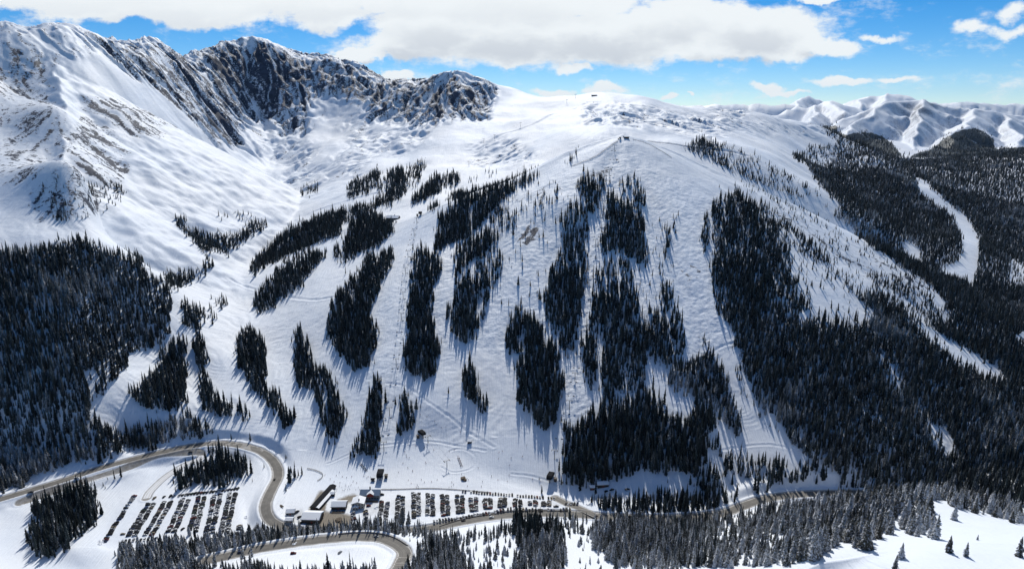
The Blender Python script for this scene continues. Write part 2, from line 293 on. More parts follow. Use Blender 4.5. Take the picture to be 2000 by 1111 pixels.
for cp_, sd_, kk_, ym_ in CRESTS:
    sp3 = [(uv_of(a, b)[0]*c, c, CZ+uv_of(a, b)[1]*c+o_) for a, b, c, o_ in cp_]; sA = slice(0, int(np.searchsorted(ls, math.log(ym_)))); Xs, Ys = XX[sA]+wv_[sA]*(1 if ym_ > 1900 else .35), YY[sA]; bs = np.full(Xs.shape, -1e9)
    for (x0, y0, z0), (x1, y1, z1) in zip(sp3[:-1], sp3[1:]):
        dx, dy = x1-x0, y1-y0; tt = np.clip(((Xs-x0)*dx+(Ys-y0)*dy)/(dx*dx+dy*dy), 0, 1); d = np.hypot(Xs-x0-tt*dx, Ys-y0-tt*dy); bs = np.maximum(bs, z0+(z1-z0)*tt-sd_*d)
    hh_ = np.clip(.5+.5*(Z[sA]-bs)/kk_, 0, 1); Z[sA] = Z[sA]*hh_+bs*(1-hh_)+kk_*hh_*(1-hh_)*.5
# ---- car parks and roads: levelled ground
road_defs = {}
LOTS = [([(195,1066),(255,960),(300,950),(475,945),(480,1060),(430,1066),(250,1072)], 0.0), ([(575,1030),(600,985),(640,960),(730,965),(800,955),(900,955),(1090,968),(1140,985),(1125,1003),(990,1003),(860,1026),(700,1032)], 0.0)]
lot_img = np.zeros((MH, MW))
for p, _ in LOTS: fill(lot_img, p, 1.0)
lot_s = blur(lot_img, 3, 2); Lw = samp(lot_s, PXc, PYc)*((ZS < 14) & (ZS > -14) & (PX > 0) & (PX < 2000))
Z = Z*(1-Lw) + Lw*0.0
def cr(pts, n=14):
    pts = [np.array(p, float) for p in pts]; P = [2*pts[0]-pts[1]] + pts + [2*pts[-1]-pts[-2]]; out = []
    for i in range(1, len(P)-2):
        for k in range(n):
            s_ = k/n; a, b, c, d = P[i-1:i+3]
            out.append(.5*((2*b)+(-a+c)*s_+(2*a-5*b+4*c-d)*s_*s_+(-a+3*b-3*c+d)*s_**3))
    out.append(P[-2]); return np.array(out)
def samp_grid(G, x, y):
    x = np.asarray(x, float); y = np.asarray(y, float)
    u = np.clip((x/y+1.2)/2.4*(NU-1), 0, NU-1.001); l = np.clip(np.interp(np.log(y), ls, np.arange(NL)), 0, NL-1.001)
    i = u.astype(int); j = l.astype(int); fu = u-i; fl = l-j
    return (G[j,i]*(1-fu)+G[j,i+1]*fu)*(1-fl) + (G[j+1,i]*(1-fu)+G[j+1,i+1]*fu)*fl
def hit(px, py, G=None):                                  # where the sight line of a photo pixel meets the ground
    G = Z if G is None else G; u, v = uv_of(px, py); ui = min(max((u+1.2)/2.4*(NU-1), 0), NU-1.001); i = int(ui); f = ui-i
    s_ = ((G[:,i]*(1-f)+G[:,i+1]*f)-CZ)/YY[:,0]; k = np.argmax(s_ >= v)
    if s_[k] < v: k = NL-1
    if k > 0:
        f2 = (v-s_[k-1])/(s_[k]-s_[k-1]+1e-12); y = math.exp(ls[k-1]*(1-f2)+ls[k]*f2)
    else: y = YY[0,0]
    x = u*y; return Vector((x, y, float(samp_grid(G, x, y))))
ROADS = {
 'highway': (11, [(-160,1020),(-60,992),(0,975),(60,957),(120,939),(200,913),(300,886),(380,870),(430,866),(480,871),(515,885),(537,905),(543,930),(530,957),(519,985),(524,1008),(545,1027),(590,1037),(660,1038),(760,1037),(830,1033),(900,1019),(960,1009),(1030,1003),(1100,1003),(1180,1008),(1260,1012),(1340,1010),(1410,1002),(1450,988),(1490,975),(1550,966),(1620,963),(1700,962)], None),
 'switchback': (11.5, [(395,1096),(440,1086),(500,1073),(560,1062),(640,1052),(700,1048),(745,1051),(775,1063),(790,1080),(786,1096),(770,1120),(730,1150)], None),
 'access_road': (7, [(40,982),(90,968),(150,946),(230,921),(310,899),(370,886),(392,884),(390,895),(360,908),(325,930),(295,958),(285,975)], None),
 'lot_exit': (8, [(1085,972),(1105,982),(1125,990),(1145,998),(1165,1006)], None)}
ROAD_W = {}; dirt = np.zeros_like(Z); snowpack = Lw.copy()
Zb = Z.copy()
for nm, (wd, pl, _) in ROADS.items():
    Zr = ZS if nm == 'switchback' else Zb
    if nm == 'switchback':
        w3 = [hit(px, py, ZS) for px, py in pl]
    elif nm == 'highway':
        w3 = []
        for px, py in pl:
            z = 0.3 if px > 480 else 4.5
            u, v = uv_of(px, py); z = float(np.interp(px, [-160,0,120,200,300,480,530,545,600,1200,1400,1700], [6,6,7,8.5,11,12.5,5,1,.3,.3,.3,-1])); y = (z-CZ)/v; w3.append(Vector((u*y, y, z)))
    else: w3 = [hit(px, py, Zb) for px, py in pl]
    c3 = cr([tuple(p) for p in w3], 12)
    seg = np.concatenate([[0], np.cumsum(np.hypot(np.diff(c3[:,0]), np.diff(c3[:,1])))]); q = np.arange(0, seg[-1], 2.5)
    c3 = np.column_stack([np.interp(q, seg, c3[:,k]) for k in range(3)])
    k = np.ones(15)/15; zp = np.pad(c3[:,2], 7, mode='edge'); c3[:,2] = np.convolve(zp, k, 'valid'); ROAD_W[nm] = (wd, c3)
for nm in ('access_road', 'lot_exit', 'switchback', 'highway'):
    wd, c3 = ROAD_W[nm]; x0, y0 = c3[:,0].min()-30, c3[:,1].min()-30; x1, y1 = c3[:,0].max()+30, c3[:,1].max()+30
    selr = np.where((XX > x0)&(XX < x1)&(YY > y0)&(YY < y1)); P2 = np.column_stack([XX[selr], YY[selr]])
    D = np.full(len(P2), 1e9); I = np.zeros(len(P2), int)
    for a in range(0, len(P2), 20000):
        d = (P2[a:a+20000,None,0]-c3[None,:,0])**2 + (P2[a:a+20000,None,1]-c3[None,:,1])**2
        I[a:a+20000] = d.argmin(1); D[a:a+20000] = np.sqrt(d.min(1))
    h = wd/2; zz = Z[selr]; wgt = 1-np.clip((D-h-2)/12, 0, 1); wgt = wgt*wgt*(3-2*wgt); bank = np.exp(-((D-h-2.6)/1.3)**2)*(1.3 if nm in ('highway','switchback') else .6)
    Z[selr] = zz*(1-wgt) + wgt*(c3[I,2]-.12) + bank
    dirt[selr] = np.maximum(dirt[selr], .75*np.exp(-(np.maximum(D-h-.5, 0)/1.3)**2))
TRACKS = [[(755,748),(794,755),(839,787),(881,816),(917,845),(965,873)],[(640,905),(700,880),(760,868),(840,862),(900,872),(950,880)],[(1440,668),(1400,682),(1340,712),(1310,722)],[(1122,213),(1090,222),(1050,240),(1000,258),(960,275),(930,300)],[(1270,277),(1330,285),(1400,293),(1460,305)],[(1400,880),(1450,872),(1500,868),(1560,880)],[(520,455),(600,420),(680,392),(760,372),(830,350)],[(860,470),(900,440),(960,425)],[(1000,925),(1040,930),(1090,945),(1120,958)],[(860,905),(880,880),(910,878),(930,895),(920,915),(885,922),(862,912)],[(1490,385),(1560,430),(1640,500),(1700,560)],[(820,425),(860,405),(920,392),(960,388)],[(450,545),(520,570),(600,585),(650,580)]]
for pl in TRACKS:
    c3 = cr([tuple(hit(px, py, Zb)) for px, py in pl], 10); seg = np.concatenate([[0], np.cumsum(np.hypot(np.diff(c3[:,0]), np.diff(c3[:,1])))]); q = np.arange(0, seg[-1], 3); c3 = np.column_stack([np.interp(q, seg, c3[:,k]) for k in range(3)])
    x0, y0 = c3[:,0].min()-20, c3[:,1].min()-20; x1, y1 = c3[:,0].max()+20, c3[:,1].max()+20; selr = np.where((XX > x0)&(XX < x1)&(YY > y0)&(YY < y1)); P2 = np.column_stack([XX[selr], YY[selr]]); D = np.full(len(P2), 1e9)
    for a in range(0, len(P2), 20000): D[a:a+20000] = np.sqrt(((P2[a:a+20000,None,0]-c3[None,:,0])**2 + (P2[a:a+20000,None,1]-c3[None,:,1])**2).min(1))
    wk = .45+np.clip((c3[:,1].mean()-700)/800, 0, 2); Z[selr] += -.9*wk*np.exp(-(D/(3.2*wk))**2) + .8*wk*np.exp(-((D-5*wk)/(1.6*wk))**2)
def H(x, y): return float(samp_grid(Z, x, y))

# dirty / trodden snow and moguls as masks traced on the place
d_img = np.zeros((MH, MW))
for p, v in [([(636,1000),(640,960),(625,955),(600,1000),(596,1030),(680,1035),(690,1010),(665,1000)], 1.0),([(655,975),(690,962),(704,968),(690,980),(660,985)], 1.0),([(640,1008),(665,1000),(685,1005),(690,1025),(640,1030)], 1.0),([(700,985),(740,975),(745,1005),(705,1015)], .4),
             ([(900,972),(1090,980),(1110,990),(1000,996),(880,1004),(760,1010),(760,975)], .36),([(215,1055),(262,965),(470,955),(462,1045),(330,1050)], .22),([(20,1000),(30,1111),(0,1111),(0,995)], .12),([(560,1010),(590,990),(600,1010),(585,1030)], .45),([(1150,968),(1215,965),(1230,975),(1170,985)], .55)]: fill(d_img, p, v)
dirt = np.maximum(dirt, samp(blur(d_img, 2, 1), PXc, PYc)*(YY < 800)*(ZS < 20))
m_img = np.zeros((MH, MW))
for p, v in [([(860,480),(1000,370),(1215,275),(1420,400),(1440,660),(1440,690),(1300,760),(1100,850),(1040,800),(960,680),(780,740),(740,640),(780,480)], 1.0),([(640,700),(780,520),(800,740),(700,800)], .6)]: fill(m_img, p, v)
mog = samp(blur(m_img, 10, 2), PXc, PYc)*(YY < 1400)
rs_ = (YY > 735) & (YY < 2300) & (slope > .07) & VIS; fl = flow(rs_, 1/7, 7, 3); Z[rs_] += fl*.16; fl = flow(rs_, 1/26, 24, 3); Z[rs_] += fl*.2
mg = mog > .02; xs, ys = XX[mg], YY[mg]; Z[mg] += 1.15*mog[mg]*(.55*perlin(xs/5.5, ys/7.5) + .35*perlin(xs/3.1+9, ys/4+3) + .8*perlin(xs/16, ys/34))

def grid_mesh(name, Z):
    nl, nu = Z.shape; me = bpy.data.meshes.new(name); me.vertices.add(nl*nu)
    co = np.empty((nl*nu, 3), np.float32); co[:,0] = XX.ravel(); co[:,1] = YY.ravel(); co[:,2] = Z.ravel(); me.vertices.foreach_set('co', co.ravel())
    i = np.arange(nl-1)[:,None]*nu + np.arange(nu-1)[None,:]; q = np.stack([i, i+1, i+nu+1, i+nu], -1).reshape(-1, 4).astype(np.int32)
    n = len(q); me.loops.add(n*4); me.loops.foreach_set('vertex_index', q.ravel()); me.polygons.add(n)
    me.polygons.foreach_set('loop_start', np.arange(0, n*4, 4, dtype=np.int32)); me.polygons.foreach_set('loop_total', np.full(n, 4, np.int32))
    me.polygons.foreach_set('use_smooth', np.ones(n, bool)); me.update(); return me
tm = grid_mesh('snowy_mountain_terrain', Z)
def attr(nm, arr):
    a = tm.attributes.new(nm, 'FLOAT', 'POINT'); a.data.foreach_set('value', arr.astype(np.float32).ravel())
rk = np.where(YY < 3400, WR*.76 + FN*.2*np.clip(WR*2.5, 0, 1) + np.clip(slope-.62, 0, .5)*.35*(WR > .2), WR*.80 + np.clip(ridged(XX/230, YY/230, 4), -1, 1)*.16 + np.clip(np.hypot(np.gradient(Z, us, axis=1)/YY, (np.gradient(Z, ls, axis=0)-U*np.gradient(Z, us, axis=1))/YY)-.55, -.3, .4)*.35)
attr('rock', rk); attr('dirt', dirt); attr('mogul', mog)
# forest shade of the far ranges is real woodland: a mask for far-off conifer cover
w_img = np.zeros((MH, MW))
WOODS = [[(1600,248),(1650,262),(1690,256),(1720,262),(1745,282),(1770,310),(1700,300),(1640,280)],[(1820,290),(1850,265),(1880,252),(1910,250),(1940,268),(1945,290),(2000,285),(2000,310),(1770,310),(1785,300)],[(1600,243),(1635,245),(1640,262),(1610,255)]]
for p in WOODS: fill(w_img, p, 1.0)
attr('wood', samp(blur(w_img, 2, 1), PXc, PYc)*(YY > 3300)*VIS)
terrain = bpy.data.objects.new('snowy_mountain_terrain', tm); C.objects.link(terrain); terrain['kind'] = 'structure'

# ---- materials
def mat(name):
    m = bpy.data.materials.new(name); m.use_nodes = True; t = NT(m.node_tree); b = m.node_tree.nodes['Principled BSDF']; return m, t, b
def simple(name, c, rough=.7, metal=0, var=.25, scale=3.0):
    m, t, b = mat(name); tc = t.new('ShaderNodeTexCoord'); n = t.noise(tc.outputs['Object'], scale, 4)
    col = t.mix(t.math('MULTIPLY', n, 1.0), rgb(*[x*(1-var) for x in c]), rgb(*[min(1, x*(1+var)) for x in c]))
    t.link(col, b.inputs['Base Color']); b.inputs['Roughness'].default_value = rough; b.inputs['Metallic'].default_value = metal; return m
m_snow, t, b = mat('alpine_snow_and_rock')
geo = t.new('ShaderNodeNewGeometry'); pos = geo.outputs['Position']
def at_(nm): a = t.new('ShaderNodeAttribute', attribute_name=nm); return a.outputs['Fac']
n_f = t.noise(pos, .22, 6, .65); n_m = t.noise(pos, .045, 5, .6); n_b = t.noise(pos, .006, 3, .5)
rv = t.math('ADD', at_('rock'), t.math('ADD', t.math('MULTIPLY', t.math('SUBTRACT', n_f, .5), 1.6), t.math('MULTIPLY', t.math('SUBTRACT', n_m, .5), .3)))
rm = t.ramp(rv, .70, .84)
snow_c = t.mix(t.ramp(n_b, .35, .65), rgb(.80, .85, .91), rgb(.86, .885, .91))
dv = t.math('ADD', at_('dirt'), t.math('MULTIPLY', t.math('SUBTRACT', n_f, .5), .45))
snow_c = t.mix(t.math('MULTIPLY', t.ramp(dv, .15, .95), t.ramp(at_('dirt'), .01, .08)), snow_c, rgb(.20, .17, .13))
scour = t.math('MULTIPLY', t.ramp(rv, .50, .76), .30); snow_c = t.mix(scour, snow_c, rgb(.24, .27, .33))
rock_c = t.mix(t.ramp(n_m, .35, .65), rgb(.020, .030, .052), rgb(.052, .067, .105))
c1 = t.mix(rm, snow_c, rock_c)
wv = t.math('ADD', at_('wood'), t.math('MULTIPLY', t.math('SUBTRACT', t.noise(pos, .012, 6, .7), .5), 1.1)); wm = t.math("MULTIPLY", t.ramp(wv, .55, .72), t.ramp(at_("wood"), .02, .1))
c2 = t.mix(wm, c1, rgb(.03, .042, .045)); t.link(c2, b.inputs['Base Color'])
t.setv(b.inputs['Roughness'], .62); b.inputs['Specular IOR Level'].default_value = .25
bh = t.math('ADD', t.math('MULTIPLY', n_m, 1.5), t.math('MULTIPLY', n_f, .55))
bh = t.math('ADD', bh, t.math('MULTIPLY', t.math('MULTIPLY', at_('mogul'), t.noise(pos, .34, 3, .5)), 1.2))
strk = t.new('ShaderNodeMapping'); strk.inputs['Scale'].default_value = (.55, .035, .035); t.link(pos, strk.inputs[0]); bh = t.math('ADD', bh, t.math('MULTIPLY', t.noise(strk.outputs[0], 1.0, 4, .6), 1.3))
bh = t.math('ADD', bh, t.math('MULTIPLY', rm, t.math('MULTIPLY', t.noise(pos, .5, 6, .7), 3.2)))
bp = t.new('ShaderNodeBump'); bp.inputs['Strength'].default_value = .8; bp.inputs['Distance'].default_value = .6; t.link(bh, bp.inputs['Height']); t.link(bp.outputs[0], b.inputs['Normal'])
tm.materials.append(m_snow)
m_road, t, b = mat('sanded_asphalt'); geo = t.new('ShaderNodeNewGeometry'); n1 = t.noise(geo.outputs['Position'], .12, 5, .6)
uvn = t.new('ShaderNodeUVMap'); sx = t.new('ShaderNodeSeparateXYZ'); t.link(uvn.outputs[0], sx.inputs[0]); au = t.math('ABSOLUTE', sx.outputs[0])
track = t.ramp(t.math('ABSOLUTE', t.math('SUBTRACT', t.math('ABSOLUTE', t.math('SUBTRACT', au, .42)), .13)), .02, .10, 1, 0)
rc = t.mix(t.ramp(n1, .3, .7), rgb(.115, .105, .090), rgb(.185, .17, .145)); rc = t.mix(t.math('MULTIPLY', track, .45), rc, rgb(.075, .07, .065))
edge = t.ramp(t.math('ADD', au, t.math('MULTIPLY', t.math('SUBTRACT', n1, .5), .35)), .80, .98); rc = t.mix(edge, rc, rgb(.55, .53, .50))
t.link(rc, b.inputs['Base Color']); b.inputs['Roughness'].default_value = .75
m_track, t, b = mat('dirty_packed_snow'); geo = t.new('ShaderNodeNewGeometry'); n1 = t.noise(geo.outputs['Position'], .15, 5, .65)
uvn = t.new('ShaderNodeUVMap'); sx = t.new('ShaderNodeSeparateXYZ'); t.link(uvn.outputs[0], sx.inputs[0]); au = t.math('ABSOLUTE', sx.outputs[0])
track = t.ramp(t.math('ABSOLUTE', t.math('SUBTRACT', au, .45)), .05, .3, 1, 0)
rc = t.mix(t.math('MULTIPLY', track, t.ramp(n1, .2, .75)), rgb(.78, .79, .80), rgb(.60, .57, .52)); t.link(rc, b.inputs['Base Color']); b.inputs['Roughness'].default_value = .8
def ribbon(name, wd, c3, m, lift=.1, wfade=None):
    me = bpy.data.meshes.new(name); d = np.gradient(c3, axis=0); n = np.column_stack([-d[:,1], d[:,0]]); n /= np.linalg.norm(n, axis=1)[:,None]
    offs = np.linspace(-1, 1, 7); vs = []; fs = []
    for i in range(len(c3)):
        for o in offs: vs.append((c3[i,0]+n[i,0]*o*wd/2, c3[i,1]+n[i,1]*o*wd/2, c3[i,2]+lift-.06*abs(o)))
    for i in range(len(c3)-1):
        for k in range(6): a = i*7+k; fs.append((a, a+7, a+8, a+1))
    me.from_pydata(vs, [], fs); uv = me.uv_layers.new(name='UVMap')
    for p in me.polygons:
        for li in p.loop_indices:
            vi = me.loops[li].vertex_index; uv.data[li].uv = (offs[vi % 7], (vi//7)*.2)
        p.use_smooth = True
    me.materials.append(m); o = bpy.data.objects.new(name, me); C.objects.link(o); o['kind'] = 'structure'; me.update()
    return o
ribbon('highway_road', ROAD_W['highway'][0], ROAD_W['highway'][1], m_road); ribbon('switchback_road', ROAD_W['switchback'][0], ROAD_W['switchback'][1], m_road)
ribbon('access_road', ROAD_W['access_road'][0], ROAD_W['access_road'][1], m_track, .08); ribbon('lot_exit_road', ROAD_W['lot_exit'][0], ROAD_W['lot_exit'][1], m_road, .07)
# ------------------------------------------------------------------ conifers
def mk(name, c, rough=.8, snow=.0, var=.55, seed=0.0):
    m, t, b = mat(name); geo = t.new('ShaderNodeNewGeometry'); oi = t.new('ShaderNodeObjectInfo')
    n = t.noise(geo.outputs['Position'], 1.1, 3, .6); sz = t.new('ShaderNodeSeparateXYZ'); t.link(geo.outputs['Normal'], sz.inputs[0])
    f = t.math('ADD', n, t.math('MULTIPLY', t.math('SUBTRACT', oi.outputs['Random'], .5), .7))
    col = t.mix(t.ramp(f, .2, .8), rgb(*[x*(1-var) for x in c]), rgb(*[x*(1+var) for x in c]))
    if snow > 0:
        nz = t.math('ABSOLUTE', sz.outputs[2]); k = t.math('ADD', t.math('MULTIPLY', nz, .35), t.math('ADD', t.math('MULTIPLY', n, .8), t.math('MULTIPLY', oi.outputs['Random'], .18)))
        col = t.mix(t.math('MULTIPLY', t.ramp(k, .86-.25*snow, 1.04-.25*snow), .9), col, rgb(.62, .64, .68))
    t.link(col, b.inputs['Base Color']); b.inputs['Roughness'].default_value = rough; b.inputs['Specular IOR Level'].default_value = .15
    return m
M_dark = mk('dark_conifer_needles', (.026, .036, .036), snow=.15); M_dust = mk('snow_dusted_conifer_needles', (.11, .108, .088), snow=.9)
M_frost = mk('frosted_conifer_needles', (.040, .050, .052), snow=.45)
M_bark = simple('conifer_bark', (.085, .065, .05), .9)
def crown_mesh(name, seed, rad, levels, m, full=.5, lift=.06):
    rn = random.Random(seed); vs = []; fs = []
    def tri(a, b, c): i = len(vs); vs.extend([a, b, c]); fs.append((i, i+1, i+2))
    ns = 7                                                # ragged inner mass
    prev = None
    for k in range(9):
        z = lift + (1-lift)*k/8; r = rad*.5*((1-k/8)**.8)*(1 if k else .4); ring = []
        for j in range(ns):
            a = 2*PI*j/ns + k*.4; q = r*rn.uniform(.65, 1.2)+.003; ring.append((q*math.cos(a), q*math.sin(a), z+rn.uniform(-.015, .015)))
        i0 = len(vs); vs.extend(ring)
        if prev is not None:
            for j in range(ns): fs.append((prev+j, prev+(j+1) % ns, i0+(j+1) % ns, i0+j))
        prev = i0
    bend = rn.uniform(.75, 1.25)
    for k in range(levels):
        f = k/(levels-1); z = lift + (1.0-lift)*(f**.95)*.97 + rn.uniform(-.008, .008); r = rad*(1-f)**.72*(.8+.35*rn.random()) + .012
        if f < .12: r *= .75+f*2
        n = max(4, int(9-4*f)); a0 = rn.random()*6.28
        for j in range(n):
            if rn.random() < .12: continue
            a = a0 + 2*PI*j/n + rn.uniform(-.25, .25); L = r*rn.uniform(.6, 1.25)*bend**(math.cos(a)*.3); ca, sa = math.cos(a), math.sin(a)
            wd = L*rn.uniform(.30, .48)+.008; dz = -L*rn.uniform(.25, .75); th = L*.16+.006
            b0 = (ca*L*.12, sa*L*.12, z); m1 = (ca*L*.6-sa*wd, sa*L*.6+ca*wd, z+dz*.5); m2 = (ca*L*.6+sa*wd, sa*L*.6-ca*wd, z+dz*.5)
            tip = (ca*L, sa*L, z+dz); up = (ca*L*.5, sa*L*.5, z+dz*.3+th); dn = (ca*L*.55, sa*L*.55, z+dz-th*.8)
            tri(b0, m1, up); tri(b0, up, m2); tri(up, m1, tip); tri(up, tip, m2); tri(m1, dn, tip); tri(tip, dn, m2)
    tri((.012, 0, .93), (-.006, .01, .93), (0, 0, 1.03)); tri((-.006, .01, .93), (-.006, -.01, .93), (0, 0, 1.03)); tri((-.006, -.01, .93), (.012, 0, .93), (0, 0, 1.03))
    me = bpy.data.meshes.new(name); me.from_pydata(vs, [], fs); me.materials.append(m); me.update(); return me
def trunk_mesh(name, m):
    vs = []; fs = []; rows = [(-.06, .016), (.0, .014), (.1, .0115), (.4, .009), (.8, .004)]
    for z, r in rows:
        for j in range(6): vs.append((r*math.cos(j*PI/3), r*math.sin(j*PI/3), z))
    for k in range(len(rows)-1):
        for j in range(6): fs.append((k*6+j, k*6+(j+1) % 6, k*6+6+(j+1) % 6, k*6+6+j))
    me = bpy.data.meshes.new(name); me.from_pydata(vs, [], fs); me.materials.append(m); me.update(); return me
SPEC = [(1, .105, 15), (2, .125, 17), (3, .09, 14), (4, .14, 16)]
crowns = {k: [crown_mesh('conifer_crown', s*10+ki, r, lv, m) for s, r, lv in SPEC] for ki, (k, m) in enumerate([('dark', M_dark), ('frost', M_frost), ('dust', M_dust)])}
wide = [crown_mesh('fir_crown', 71+i, .19+.02*i, 18, M_dust) for i in range(3)]
trunk_me = trunk_mesh('conifer_trunk', M_bark)

